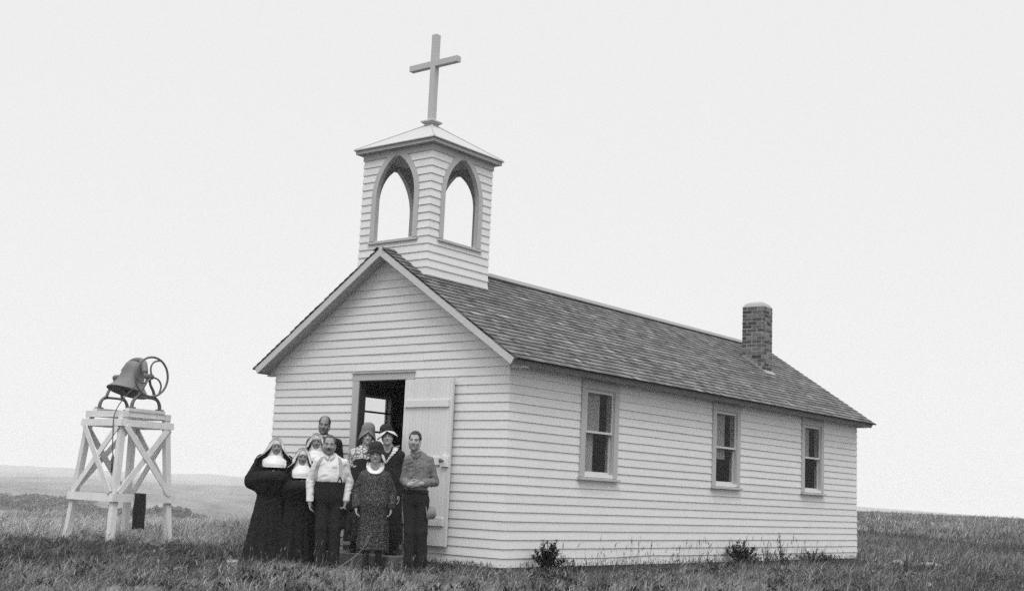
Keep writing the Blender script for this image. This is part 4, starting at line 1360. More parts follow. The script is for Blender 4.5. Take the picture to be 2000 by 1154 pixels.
# priest
J = dict(top=1.84, head=(.02, -.005, 1.715), hs=1.07, hrot=(R_(-4), R_(3), R_(3)), neck=(.035, .03, 1.545), pelvis=(.04, .02, .95), sl=(-.145, .02, 1.465), sr=(.215, .02, 1.465),
         el=(-.20, .06, 1.17), er=(.27, .06, 1.17), wl=(-.17, -.03, .92), wr=(.24, -.03, .92), hl=((0, -.15, -1), (1, 0, 0), .5), hr=((0, -.15, -1), (-1, 0, 0), .5),
         hpl=(-.05, .02, .9), hpr=(.13, .02, .9), kl=(-.05, .0, .5), kr=(.13, 0, .5), al=(-.05, .03, .085), ar=(.13, .03, .085), thin=.95, skin=.8)
o, bv, T, hr, hc, hs = figure('tall balding priest in black cassock and white collar, at the back of the group', (-3.06, -.35, .06), R_(44), J)
hair_cap(o, hc, hr, hs, M_HAIR, (.085, -.075), .009, True, .95)
v = Vol((-.40, -.34, .0), (.46, .36, 1.62), .0085)
m = np.array((.035, .02, 1.465))
v.cone((.035, .03, 1.54), m + (-.15, 0, -.01), .062, .072, .05); v.cone((.035, .03, 1.54), m + (.15, 0, -.01), .062, .072, .05)
v.cone(m + (0, 0, -.09), (.04, .02, 1.05), .185, .165, .06, (1, .75, 1)); v.cone((.04, .02, 1.05), (.04, .02, 0), .165, .25, .05, (1, .8, 1))
for a, e, w in (('sl', 'el', 'wl'), ('sr', 'er', 'wr')): sleeve(v, J[a], J[e], J[w], .075, .062, .055)
v.warp(folds(.012, 9, 0, 1, .4, .04, .02)); v.half((0, 0, 1), .05)
vol_obj('cassock', v, M_BLACKWOOL, o)
tube_child('collar', [(.033 + .064 * math.cos(a), .012 + .068 * math.sin(a), 1.575 + .012 * math.sin(a)) for a in [2 * math.pi * k / 24 for k in range(24)]], .017, M_LINEN, o, 6, .4, True)

def trousers(o, J, waist, zw, mat, wx, wide=.088, res=.007, ank=.065):
    v = Vol((wx - .30, -.26, 0), (wx + .30, .26, zw + .02), res)
    v.cone((wx, .01, zw - .0), (wx, .02, J['pelvis'][2] - .04), waist, waist * .98, .04, (1, .83, 1))
    for hp, kn, an in (('hpl', 'kl', 'al'), ('hpr', 'kr', 'ar')):
        a = np.array(J[hp]); k = np.array(J[kn]); n_ = np.array(J[an])
        v.cone(a + (0, 0, .0), k, wide + .012, wide - .010, .03); v.cone(k, n_ + (0, .0, -.035), wide - .010, ank + .008, .02)
    v.warp(lambda X, Y, Z: .004 * np.sin(22 * Z + 9 * X) * np.sin(40 * X + 6 * Z) * np.clip((.95 - Z) * 2, 0, 1))
    v.warp(lambda X, Y, Z: .0035 * np.clip((.35 - Z) / .3, 0, 1) * np.sin(34 * Z + 9 * Y))
    v.half((0, 0, -1), -zw); v.half((0, 0, 1), .045)
    vol_obj('trousers', v, mat, o); return v

def collar_points(o, vol, cx, ztop, mat, wid=.075, drop=.075, off=.012):
    """turned-down shirt collar: two pointed leaves lying on the front of the shirt plus a band round the neck"""
    for sg in (-1, 1):
        G = []
        for i in range(5):
            t = i / 4; row = []
            for j in range(5):
                u = j / 4
                x = cx + sg * (.004 + wid * u * (1 - .25 * t)) ; z = ztop - .012 - drop * t * (1 - .45 * u) + .035 * u
                y = vol.front(x, min(z, ztop - .02)); y = -.05 if y is None else y
                row.append((x + sg * .012 * t, y - off - .006 * (1 - t), z))
            G.append(row)
        sheet('collar', G, .004, mat, o)

# older man in white shirt and suspenders
J = dict(top=1.68, head=(-.006, -.01, 1.552), hs=1.06, hrot=(0, R_(2), R_(2)), neck=(.01, .03, 1.405), pelvis=(.045, .02, .96), sl=(-.135, .02, 1.325), sr=(.200, .02, 1.325),
         el=(-.212, .05, 1.08), er=(.278, .05, 1.08), wl=(-.208, -.04, .835), wr=(.258, -.04, .865), hl=((.12, -.15, -1), (1, -.2, 0), .55), hr=((-.25, -.12, -1), (-1, -.2, 0), .75),
         thl=-1, thr=1, hpl=(-.035, .02, .90), hpr=(.125, .02, .90), kl=(-.035, .0, .50), kr=(.135, 0, .50), al=(-.03, .03, .085), ar=(.14, .03, .085), skin=.95)
o, bv, T, hr, hc, hs = figure('older man with moustache in white shirt and suspenders, front and centre', (-1.90, -1.30, -.1), R_(46), J, moustache=True)
hair_cap(o, hc, hr, hs, M_GREYHAIR, (.090, -.07), .007)
v = Vol((-.36, -.30, .70), (.42, .28, 1.48), .006)
m = np.array((.032, .02, 1.325))
v.cone((.012, .03, 1.405), m + (-.135, 0, -.01), .058, .060, .05); v.cone((.012, .03, 1.405), m + (.135, 0, -.01), .058, .060, .05)
v.cone(m + (0, .0, -.09), (.035, .0, 1.12), .170, .172, .06, (1, .80, 1)); v.cone((.035, .0, 1.12), (.037, .01, .95), .170, .150, .05, (1, .80, 1))
for a, e, w in (('sl', 'el', 'wl'), ('sr', 'er', 'wr')): sleeve(v, J[a], J[e], J[w], .060, .058, .043, .02)
v.warp(wrinkles(.005, 34, 46, .7))
sv = Vol(v.lo, (.42, .28, 1.48), .006); sv.D = v.D.copy()
v.half((0, 0, 1), .82 - .0)
vol_obj('shirt', v, M_WHITESHIRT, o)
trousers(o, J, .197, 1.085, M_TROUSERS, .038, .092)
def ribbon(name, pts, w, vol, mat, off=.009, th=.004, o=o):
    P = catmull([Vector((a, 0, b)) for a, b in pts], 5); G = []
    for p in P:
        row = []
        for k in (-1, 0, 1):
            x = p.x + k * w / 2; y = vol.front(x, p.z); y = -.08 if y is None else y
            row.append([x, y - off, p.z])
        mm = min(r[1] for r in row); row = [(r[0], (r[1] + mm) / 2, r[2]) for r in row]; G.append(row)
    return sheet(name, G, th, mat, o)
ribbon('suspender', [(-.085, 1.395), (-.125, 1.32), (-.148, 1.22), (-.15, 1.08)], .036, sv, M_BRACE)
ribbon('suspender', [(.135, 1.395), (.155, 1.32), (.165, 1.20), (.155, 1.145)], .036, sv, M_BRACE)
ribbon('suspender_tab', [(.155, 1.15), (.14, 1.11), (.125, 1.07)], .012, sv, M_SHOE); ribbon('suspender_tab', [(.158, 1.15), (.18, 1.11), (.19, 1.07)], .012, sv, M_SHOE)
ribbon('pocket_case', [(.052, 1.262), (.083, 1.268), (.114, 1.264)], .020, sv, M_SHOE, .008)
collar_points(o, sv, .008, 1.425, M_WHITESHIRT, .07, .07)
man = o
# black coat held in his hand
Mw = Matrix.Translation((-1.90, -1.30, -.1)) @ Matrix.Rotation(R_(46), 4, 'Z')
G = []
for i in range(15):
    t = i / 14; row = []
    for j in range(13):
        s_ = j / 12
        x0 = .205 + .0 * t; x1 = .285 + .075 * min(1, t * 2.2) - .03 * t
        z = .755 - .03 * s_ - (.235 + .05 * s_) * t
        row.append(tuple(Mw @ Vector((x0 + (x1 - x0) * s_, .015 - .02 * math.sin(s_ * 9 + 1) * (.3 + t) - .02 * t, z))))
    G.append(row)
ct = sheet('folded_coat', G, .03, M_BLACKCLOTH, None); tag(ct, 'black coat hanging from the hand of the man in suspenders', 'coat')

# woman in pale floral blouse and grey cloche
J = dict(top=1.60, head=(.005, -.005, 1.562), hs=.93, hrot=(R_(3), R_(2), R_(-2)), neck=(-.005, .03, 1.425), pelvis=(-.02, .02, .92), sl=(-.165, .02, 1.315), sr=(.15, .02, 1.315),
         el=(-.20, .05, 1.05), er=(.20, .05, 1.05), wl=(-.15, -.12, .86), wr=(.15, -.12, .86), hl=((.5, -.3, -.5), (0, 1, 0), .6), hr=((-.5, -.3, -.5), (0, 1, 0), .6),
         hpl=(-.10, .02, .86), hpr=(.05, .02, .86), kl=(-.10, .0, .48), kr=(.04, 0, .48), al=(-.10, .03, .085), ar=(.02, .03, .085), skin=1.6)
o, bv, T, hr, hc, hs = figure('woman in pale floral blouse and grey cloche hat, on the doorstep', (-2.12, -.40, .06), R_(44), J, True, True)
hair_cap(o, hc, hr, hs, M_HAIR, (.05, -.08), .012)
v = Vol((-.36, -.30, 1.12), (.34, .28, 1.48), .007)
m = np.array((-.008, .02, 1.315))
v.cone((-.005, .03, 1.405), m + (-.13, 0, -.01), .055, .070, .05); v.cone((-.005, .03, 1.405), m + (.13, 0, -.01), .055, .070, .05)
v.cone(m + (0, -.01, -.07), (-.01, .0, 1.05), .175, .17, .06, (1, .8, 1))
for a, e in (('sl', 'el'), ('sr', 'er')): v.cone(J[a], J[e], .070, .068, .03)
v.warp(wrinkles(.004, 30, 40, 2.1)); v.half((0, 0, 1), 1.13)
bvv = Vol(v.lo, (.34, .28, 1.48), .007); bvv.D = v.D.copy()
# open V neck
v.cone((-.005, -.16, 1.36), (-.005, -.06, 1.50), .018, .085, .01, op='s')
vol_obj('blouse', v, M_PRINTLIGHT, o)
v = Vol((-.38, -.32, .08), (.34, .32, 1.27), .008)
v.cone((-.01, .0, 1.20), (-.01, .01, .98), .172, .178, .04, (1, .82, 1)); v.cone((-.01, .01, .98), (-.02, .02, .62), .175, .20, .05, (1, .82, 1))
for a, e, w in (('sl', 'el', 'wl'), ('sr', 'er', 'wr')): sleeve(v, np.array(J[a]) * .35 + np.array(J[e]) * .65, J[e], J[w], .073, .070, .06)
v.warp(folds(.008, 9, .5, 1.1, 1.0, -.01, .02)); v.half((-.25, 0, -1), -1.235)
v.half((0, 0, 1), .56); vol_obj('pinafore', v, M_BLACKCLOTH, o)
v = Vol((-.38, -.32, .08), (.34, .32, .66), .008)
v.cone((-.02, .02, .70), (-.03, .02, .05), .17, .21, .05, (1, .82, 1)); v.warp(folds(.014, 10, .1, .8, 2.0, -.02, .02)); v.half((0, 0, 1), .15); v.half((0, 0, -1), -.62)
vol_obj('skirt', v, M_PRINTSKIRT, o)
cloche(o, T, M_HATGREY, .140, (.098, .112), .036, (.108, .040), .068, R_(-5))

# woman in black dress with frilled collar, white-brimmed hat
J = dict(top=1.62, head=(.0, -.005, 1.556), hs=.92, hrot=(R_(2), R_(-2), R_(-4)), neck=(.015, .03, 1.435), pelvis=(.07, .02, .90), sl=(-.10, .02, 1.335), sr=(.185, .02, 1.32),
         el=(-.13, .05, 1.03), er=(.235, .05, 1.02), wl=(-.02, -.12, .88), wr=(.20, -.04, .80), hl=((.5, -.3, -.5), (0, 1, 0), .6), hr=((0, -.1, -1), (-1, 0, 0), .5),
         hpl=(.02, .02, .84), hpr=(.13, .02, .84), kl=(.06, .0, .46), kr=(.16, 0, .46), al=(.09, .03, .085), ar=(.18, .03, .085), skin=1.35)
o, bv, T, hr, hc, hs = figure('woman in black dress with white frilled collar and white-brimmed hat', (-1.79, -.35, .06), R_(43), J, True, True)
hair_cap(o, hc, hr, hs, M_HAIR, (.05, -.08), .014)
v = Vol((-.28, -.30, .12), (.42, .30, 1.48), .0075)
m = np.array((.045, .02, 1.327))
v.cone((.015, .03, 1.405), m + (-.12, 0, 0), .050, .066, .05); v.cone((.015, .03, 1.405), m + (.125, 0, -.01), .050, .066, .05)
v.cone(m + (0, -.01, -.08), (.06, .0, 1.0), .155, .145, .06, (1, .8, 1)); v.cone((.06, .0, 1.0), (.12, .02, .1), .155, .175, .05, (1, .8, 1))
for a, e, w in (('sl', 'el', 'wl'), ('sr', 'er', 'wr')): sleeve(v, J[a], J[e], J[w], .066, .056, .046)
v.warp(folds(.010, 8, .1, .9, .7, .1, .02)); v.warp(wrinkles(.003, 30, 40, 1.1)); v.half((0, 0, 1), .17)
v.ell((.012, -.07, 1.425), (.055, .10, .085), .008, op='s')
vol_obj('dress', v, M_BLACKCLOTH, o)
# frilled V collar, two strips of white from the shoulders to a point
for sg, p in ((-1, [(-.075, 1.43), (-.07, 1.365), (-.045, 1.305), (-.02, 1.245), (.0, 1.19)]), (1, [(.115, 1.42), (.105, 1.365), (.07, 1.305), (.03, 1.245), (.0, 1.19)])):
    P = catmull([Vector((a, 0, b)) for a, b in p], 6); G = []
    for i, q in enumerate(P):
        t = i / (len(P) - 1); w = (.085 * (1 - .6 * t)) * (1 + .22 * math.sin(i * 1.9)); row = []
        for k in range(4):
            x = q.x + sg * w * (k / 3 - .35); y = v.front(x, min(q.z, 1.40)); y = -.09 if y is None else y
            row.append((x, y - .010 - .006 * math.sin(i * 2.3 + k), q.z + .01 * k))
        G.append(row)
    sheet('frilled_collar', G, .004, M_LINEN, o)
h, G2 = cloche(o, T, M_HATDARK, .122, (.094, .108), .060, (.100, -.004), .078, R_(8))
band = G2[-5:-1]
ring = []
for s_ in (0, 1, 2, 3): ring.append([tuple(np.array(p) + np.array((0, -.004, .006))) for p in G2[-4 + s_]])
sheet('hat_brim', ring, .006, M_LINEN, o)
G = []
for i in range(5):
    G.append([tuple(T((-.075 - .008 * j, -.06 + .01 * i, .085 + .016 * i * (1 - abs(j - 1) * .4)))) for j in range(3)])
sheet('hat_bow', G, .006, M_LINEN, o)

# old woman in dark speckled dress
J = dict(top=1.50, head=(.012, -.015, 1.460), hs=.92, hrot=(R_(-2), R_(6), 0), neck=(.015, .03, 1.315), pelvis=(.04, .02, .86), sl=(-.125, .02, 1.185), sr=(.165, .02, 1.185),
         el=(-.205, .05, .965), er=(.265, .05, .965), wl=(-.20, -.03, .80), wr=(.255, -.03, .80), hl=((.08, -.15, -1), (1, 0, 0), .6), hr=((-.1, -.15, -1), (-1, 0, 0), .6),
         thl=-1, thr=1, hpl=(-.04, .02, .80), hpr=(.12, .02, .80), kl=(-.035, .0, .44), kr=(.12, 0, .44), al=(-.035, .03, .085), ar=(.125, .03, .085), skin=1.35)
o, bv, T, hr, hc, hs = figure('old woman in dark speckled dress, white round collar and black hat', (-1.42, -.95, -.1), R_(44), J, True, True)
hair_cap(o, hc, hr, hs, M_GREYHAIR, (.05, -.08), .010)
v = Vol((-.34, -.32, .18), (.42, .32, 1.36), .0065)
m = np.array((.02, .02, 1.185))
v.cone((.015, .03, 1.27), m + (-.105, 0, 0), .054, .060, .05); v.cone((.015, .03, 1.27), m + (.105, 0, 0), .054, .060, .05)
v.cone(m + (0, -.01, -.08), (.035, -.01, .86), .178, .192, .06, (1, .86, 1)); v.cone((.035, -.0, .84), (.05, .02, .18), .178, .19, .04, (1, .84, 1))
for a, e, w in (('sl', 'el', 'wl'), ('sr', 'er', 'wr')): sleeve(v, J[a], J[e], J[w], .056, .054, .050, .02)
v.warp(folds(.014, 11, .2, .82, .2, .04, .02)); v.warp(wrinkles(.004, 30, 38, 3.1)); v.half((0, 0, 1), .245)
v.ell((.017, -.06, 1.315), (.058, .10, .072), .008, op='s')
vol_obj('dress', v, M_PRINTDARK, o)
n = 30; G = []
for i in range(6):
    t = i / 5; row = []
    for k in range(n + 1):
        a = math.radians(-205 + 230 * k / n)
        x = .017 + (.062 + .054 * t) * math.cos(a); z = 1.322 + (.074 + .042 * t) * math.sin(a) - .012 * t * abs(math.cos(a))
        y = v.front(x, min(z, 1.285)); y = -.02 if y is None else y
        row.append((x, y - .013 - .004 * (1 - t) + max(0, z - 1.285) * 1.3, z))
    G.append(row)
sheet('collar', G, .005, M_LINEN, o)
tube_child('necklace', [(.015 + .058 * math.cos(a), -.005 + .074 * math.sin(a), 1.292 + .055 * math.sin(a)) for a in [2 * math.pi * k / 24 for k in range(24)]], .008, M_SHOE, o, 6, 1, True)
cloche(o, T, M_HATDARK, .126, (.100, .114), .052, (.064, .016), .060, 0)

# young man in striped work shirt
J = dict(top=1.78, head=(-.003, -.005, 1.645), hs=1.03, hrot=(R_(-9), R_(0), R_(2)), neck=(.03, .03, 1.495), pelvis=(.055, .02, .96), sl=(-.070, -.01, 1.405), sr=(.200, .05, 1.405),
         el=(-.110, .03, 1.14), er=(.278, .08, 1.135), wl=(-.045, -.15, 1.085), wr=(.095, -.145, 1.105), hl=((.8, -.25, .15), (0, 1, .2), .7), hr=((-.9, -.2, -.12), (0, 1, 0), .8),
         thl=1, thr=-1, hpl=(-.02, .02, .90), hpr=(.13, .02, .90), kl=(-.0, .0, .50), kr=(.145, 0, .50), al=(.01, .03, .085), ar=(.165, .03, .085), thin=.96, skin=1.2)
o, bv, T, hr, hc, hs = figure('young man in striped work shirt and dark trousers, standing against the open door', (-.91, -.75, -.1), R_(42), J)
hair_cap(o, hc, hr, hs, M_HAIR, (.080, -.06), .009, thin=.96)
v = Vol((-.26, -.32, .98), (.42, .30, 1.56), .006)
m = np.array((.062, .02, 1.405))
v.cone((.03, .03, 1.475), np.array(J['sl']) + (.02, 0, 0), .056, .054, .05); v.cone((.03, .03, 1.475), np.array(J['sr']) + (-.02, 0, 0), .056, .054, .05)
v.cone(m + (0, .0, -.09), (.045, .0, 1.02), .150, .142, .06, (1, .72, 1))
for a, e, w in (('sl', 'el', 'wl'), ('sr', 'er', 'wr')): sleeve(v, J[a], J[e], np.array(J[w]) * .72 + np.array(J[e]) * .28, .055, .056, .048, .02)
v.warp(wrinkles(.005, 32, 44, 4.0)); v.half((0, 0, 1), 1.0)
sv = v; vol_obj('shirt', v, M_WORKSHIRT, o)
trousers(o, J, .156, 1.025, M_TROUSERS, .048, .086)
collar_points(o, sv, .018, 1.50, M_WORKSHIRT, .065, .075)
ribbon('placket', [(.012, 1.43), (.008, 1.25), (.02, 1.04)], .030, sv, M_WORKSHIRT, .005, .004, o)
for z in (1.40, 1.31, 1.215):
    ribbon('button', [(.006, z), (.018, z)], .012, sv, M_SHOE, .010, .004, o)
G = []
for zz in (1.028, 1.0, .985):
    G.append([(.048 + .159 * math.cos(a), .01 + .1245 * math.sin(a), zz) for a in [2 * math.pi * k / 28 for k in range(29)]])
sheet('belt', G, .006, M_SHOE, o)
# his hat, brim against the hip
Mw = Matrix.Translation((-.91, -.75, -.1)) @ Matrix.Rotation(R_(42), 4, 'Z') @ Matrix.Translation((.205, .035, .74)) @ Matrix.Rotation(R_(82), 4, 'Y')
m = MB(); m.lathe([(0, .112), (.04, .110), (.066, .098), (.078, .07), (.083, .0), (.128, -.004), (.132, -.008), (.128, -.012), (.078, -.010), (.06, .05), (0, .07)], 32, Mw)
ht = m.build('felt_hat', gmat('light_grey_felt', .2, .9, False, [(40, .2)]), None, True); tag(ht, 'light grey hat held at the hip of the young man by the door', 'hat')
# ------------------------------------------------------------------ grass, weeds, shrubs, stones, far thicket, haze
M_GRASS = gmat('prairie_grass_blades', 0.07, 0.85, True, [], spec=.2, trans=.25)
M_WEEDLEAF = gmat('dark_weed_leaf', 0.030, 0.8, True, [(20, .3)], spec=.2, trans=.15)
M_WEEDSTEM = gmat('dry_weed_stem', 0.20, 0.9, True)
M_DARKSTEM = gmat('dark_weed_stem', 0.03, 0.9, True)
M_STONE = gmat('pale_fieldstone', 0.24, 0.95, False, [(9, .3), (50, .15)], [(20, .6, .02, (1, 1, 1))])
M_THICKET = gmat('far_thicket', 0.095, 0.95, True, [(.3, .3)])

def blades(x, y, z0, h, w, lean, ldir, tone, face):
    """arrays of blades -> five vertices and three triangles each"""
    n = len(x)
    cx, cy = np.cos(face), np.sin(face)
    lx, ly = np.cos(ldir) * lean, np.sin(ldir) * lean
    V = np.empty((n, 5, 3), np.float32)
    for i, (sx_, f) in enumerate(((-1, 0), (1, 0), (-.75, .5), (.75, .5), (0, 1))):
        V[:, i, 0] = x + sx_ * w / 2 * cx + lx * h * f * f
        V[:, i, 1] = y + sx_ * w / 2 * cy + ly * h * f * f
        V[:, i, 2] = z0 + h * f * (1 - .25 * lean * f)
    b = np.arange(n)[:, None] * 5
    F = np.concatenate([b + np.array([[0, 1, 3]]), b + np.array([[0, 3, 2]]), b + np.array([[2, 3, 4]])], 1).reshape(-1, 3)
    t = np.repeat(tone[:, None], 5, 1); t[:, :2] *= .8
    return V.reshape(-1, 3), F, t.ravel()

def free(x, y):
    inch = (x > -W - .03) & (x < .05) & (y > -.06) & (y < L + .05)
    step = (x > -3.24) & (x < -1.25) & (y > -.74) & (y < 0)
    return ~(inch | step)

parts = []
def add_pop(n, r0, r1, a0, a1, hfun, w0, w1, bright=.25, power=1.0, lean=(.1, .7)):
    r = r0 + (r1 - r0) * RNG.random(n) ** power
    az = np.radians(a0 + (a1 - a0) * RNG.random(n))
    x = GX - r * np.sin(az); y = GY + r * np.cos(az)
    # gather into tussocks
    k = RNG.random(n) < .6
    cxn = np.round(x / .16) * .16 + (hash2(np.round(x / .16), np.round(y / .16), 3) - .5) * .14
    cyn = np.round(y / .16) * .16 + (hash2(np.round(x / .16), np.round(y / .16), 4) - .5) * .14
    x = np.where(k, cxn + RNG.normal(0, .035, n), x); y = np.where(k, cyn + RNG.normal(0, .035, n), y)
    ok = free(x, y); x, y, r = x[ok], y[ok], r[ok]; n = len(x)
    clump = fbm(x * .9, y * .9, 41); big = fbm(x * .22, y * .22, 51); fine = fbm(x * 2.6, y * 2.6, 45, 3)
    keep = RNG.random(n) < .30 + .9 * sstep(fine, .34, .60)            # bare, thin spots between the tussocks
    x, y, r, clump, big, fine = (q[keep] for q in (x, y, r, clump, big, fine)); n = len(x)
    h = hfun(x, y, r) * (.55 + .9 * RNG.random(n)) * (.5 + .6 * clump + .9 * sstep(fine, .42, .75))
    w = w0 + (w1 - w0) * RNG.random(n)
    tus = hash2(np.round(x / .16), np.round(y / .16), 6)
    dark = .55 + .95 * RNG.random(n) + .5 * (clump - .5)
    pb = np.clip(bright + 1.1 * (big - .5) + .6 * (clump - .5) + .5 * (tus - .5), .03, .85)
    light = RNG.random(n) < pb
    t = np.where(light, 2.8 + 3.6 * RNG.random(n), dark)
    azd = np.degrees(np.arctan2(-(x - GX), y - GY))
    t = t * (.82 + .42 * sstep(big, .30, .70)) * (1 + .38 * sstep(-x, 2, 7) * sstep(r, 10, 30))   # drier and paler round the bell stand
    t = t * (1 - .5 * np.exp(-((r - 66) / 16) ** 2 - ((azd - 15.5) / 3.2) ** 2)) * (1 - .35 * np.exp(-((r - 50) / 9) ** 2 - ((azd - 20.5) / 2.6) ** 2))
    ln = lean[0] + (lean[1] - lean[0]) * RNG.random(n)
    ldir = RNG.normal(.6, 1.3, n)
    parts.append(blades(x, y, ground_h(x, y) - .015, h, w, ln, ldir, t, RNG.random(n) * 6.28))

def h_near(x, y, r):
    base = .055 + .10 * fbm(x * .35, y * .35, 61)
    left = sstep(-x, 3.5, 6.5)
    base = base + left * (.03 + .07 * fbm(x * .5, y * .5, 71))
    base = base * (1 - .6 * np.exp(-(((x + 7.9) / 1.7) ** 2 + ((y + .7) / 1.5) ** 2)))
    tr = np.exp(-(((x + 1.7) / 1.5) ** 2 + ((y + 1.3) / .9) ** 2))       # trodden by the people
    base = base * (1 - .62 * tr)
    return base
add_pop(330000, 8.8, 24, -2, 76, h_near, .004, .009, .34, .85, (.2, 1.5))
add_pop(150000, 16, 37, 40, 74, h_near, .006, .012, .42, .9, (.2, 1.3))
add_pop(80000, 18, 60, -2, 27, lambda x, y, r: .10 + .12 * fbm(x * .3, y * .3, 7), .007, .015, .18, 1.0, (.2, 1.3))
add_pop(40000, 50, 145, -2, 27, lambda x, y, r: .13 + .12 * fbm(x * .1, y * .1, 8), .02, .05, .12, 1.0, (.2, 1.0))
# thin seeded stalks, in front of the people and along the side wall
def add_stalks(n, x, y, h0, h1, t0, t1, w=.005):
    ok = free(x, y); x, y = x[ok], y[ok]; n = len(x)
    h = h0 + (h1 - h0) * RNG.random(n) ** 1.6; ld = RNG.normal(.5, 1.6, n); le = .1 + .9 * RNG.random(n) ** 1.5
    t = t0 + (t1 - t0) * RNG.random(n)
    z = ground_h(x, y) - .01
    parts.append(blades(x, y, z, h, np.full(n, w), le, ld, t, RNG.random(n) * 6.28))
    # seed head: a wider short blade near the tip
    f = .80; X = x + np.cos(ld) * le * h * f * f; Y = y + np.sin(ld) * le * h * f * f; Z = z + h * f * (1 - .25 * le * f)
    parts.append(blades(X, Y, Z, h * .20, np.full(n, w * 1.7), le * 1.2, ld, t * 1.1, RNG.random(n) * 6.28))
def polar(n, r0, r1, a0, a1):
    r = r0 + (r1 - r0) * RNG.random(n); a = np.radians(a0 + (a1 - a0) * RNG.random(n)); return GX - r * np.sin(a), GY + r * np.cos(a)
add_stalks(0, *polar(1500, 9.5, 20, 2, 74), .12, .34, 2.5, 5.5)
add_stalks(0, *polar(900, 18, 34, 48, 70), .2, .42, 2.5, 5.0, .007)
add_stalks(0, RNG.uniform(-3.3, -.6, 34), RNG.uniform(-2.7, -1.6, 34), .18, .48, 2.6, 4.5)
# broad-leaved weeds through the grass
def add_forbs(nc, x, y):
    ok = free(x, y); x, y = x[ok], y[ok]
    for cx_, cy_ in zip(x, y):
        m = int(RNG.integers(18, 46)); s_ = RNG.uniform(.05, .16)
        X = cx_ + RNG.normal(0, s_ * .5, m); Y = cy_ + RNG.normal(0, s_ * .5, m)
        tb = RNG.choice((.35, .5, .8, 2.2)) 
        parts.append(blades(X, Y, ground_h(X, Y) + RNG.random(m) * s_ * .9, RNG.uniform(.03, .08, m), RNG.uniform(.014, .030, m), RNG.uniform(.4, 2.4, m), RNG.random(m) * 6.28, tb * RNG.uniform(.6, 1.5, m), RNG.random(m) * 6.28))
add_forbs(0, *polar(900, 9.5, 24, 0, 74))
add_forbs(0, *polar(250, 20, 36, 46, 72))
n = 420; add_stalks(0, .06 + .5 * RNG.random(n) ** 1.3, RNG.uniform(.9, 9.8, n), .12, .62, .6, 2.4, .007)
n = 2200; yy = RNG.uniform(.2, 11.2, n); add_stalks(0, .05 + .4 * RNG.random(n), yy, .06, .24, .5, 1.8, .006)
n = 1500; add_stalks(0, RNG.uniform(-1.2, .0, n), -.05 - .3 * RNG.random(n), .05, .2, .8, 2.5, .006)
V = []; F = []; Tn = []; off = 0
for v_, f_, t_ in parts: V.append(v_); F.append(f_ + off); Tn.append(t_); off += len(v_)
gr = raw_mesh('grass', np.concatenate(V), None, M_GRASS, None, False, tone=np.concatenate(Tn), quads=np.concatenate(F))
tag(gr, kind='stuff')
del V, F, Tn, parts

def bush(name, label, x, y, w, h, nst, nleaf, leaf, spike=(0, 0), cat='shrub', group=None, stemmat=None, up=.6):
    z = float(ground_h(x, y)); t = thing(name, label, cat, (x, y, z), group)
    sm = MB(); V = []; F = []; Tn = []
    rg = np.random.default_rng(int(abs(x * 97 + y * 131) * 10) + 5)
    for s in range(nst):
        a = rg.uniform(0, 6.28); q = rg.random() ** .6
        dx = math.cos(a) * w / 2 * q; dy = math.sin(a) * min(w / 2, .28) * q
        hh = h * (1 - .45 * q * q) * rg.uniform(.65, 1.0)
        if s == 0: dx, dy, hh = spike[0], 0, h * 1.0
        pts = catmull([(x + dx * .15, y + dy * .15, z - .02), (x + dx * .45, y + dy * .45, z + hh * .45), (x + dx * .85, y + dy * .85, z + hh * .8), (x + dx * 1.05, y + dy * 1.05, z + hh)], 4)
        sm.tube(pts, [.006 * (1 - .7 * k / len(pts)) for k in range(len(pts))], 5)
        m = nleaf // nst
        for k in range(m):
            u = rg.uniform(.25, 1.0); i = int(u * (len(pts) - 1)); p = pts[i]
            b = rg.uniform(0, 6.28); l = leaf * rg.uniform(.6, 1.4) * (1.2 - .5 * u)
            d = Vector((math.cos(b), math.sin(b), rg.uniform(-.1, 1.0) * up * 2)).normalized(); sd = d.cross(Vector((0, 0, 1))).normalized()
            b0 = p + Vector(rg.normal(0, .010, 3)); n0 = len(V)
            V += [tuple(b0), tuple(b0 + d * l * .5 + sd * l * .16), tuple(b0 + d * l), tuple(b0 + d * l * .5 - sd * l * .16)]
            F.append((n0, n0 + 1, n0 + 2, n0 + 3)); Tn += [rg.uniform(.5, 1.6)] * 4
    sm.build('stem', stemmat or M_DARKSTEM, t)
    raw_mesh('foliage', V, F, M_WEEDLEAF, t, False, tone=Tn)
    return t
bush('weed_shrub', 'dark leafy shrub at the front corner of the side wall', .28, .62, .50, .48, 30, 2600, .055, (.12, 0))
bush('weed_shrub', 'small low shrub with an arching sprig, just right of the corner shrub', .28, 1.12, .30, .27, 12, 420, .04, (-.16, 0))
bush('weed_shrub', 'dark leafy shrub under the wall between second and third windows', .28, 5.95, .62, .46, 30, 2400, .06, (.05, 0))
bush('tall_weed', 'thin feathery weed standing beside the shrub under the side wall', .26, 6.85, .22, .40, 8, 240, .04, (.03, 0), 'weed')
bush('tall_weed', 'tallest feathery weed with two upright plumes against the side wall', .26, 7.45, .30, .58, 7, 300, .05, (-.06, 0), 'weed', up=.9)
bush('weed_clump', 'low dark clump of weeds near the far end of the side wall', .28, 8.62, 1.0, .32, 34, 1500, .05, (.1, 0), 'weed')

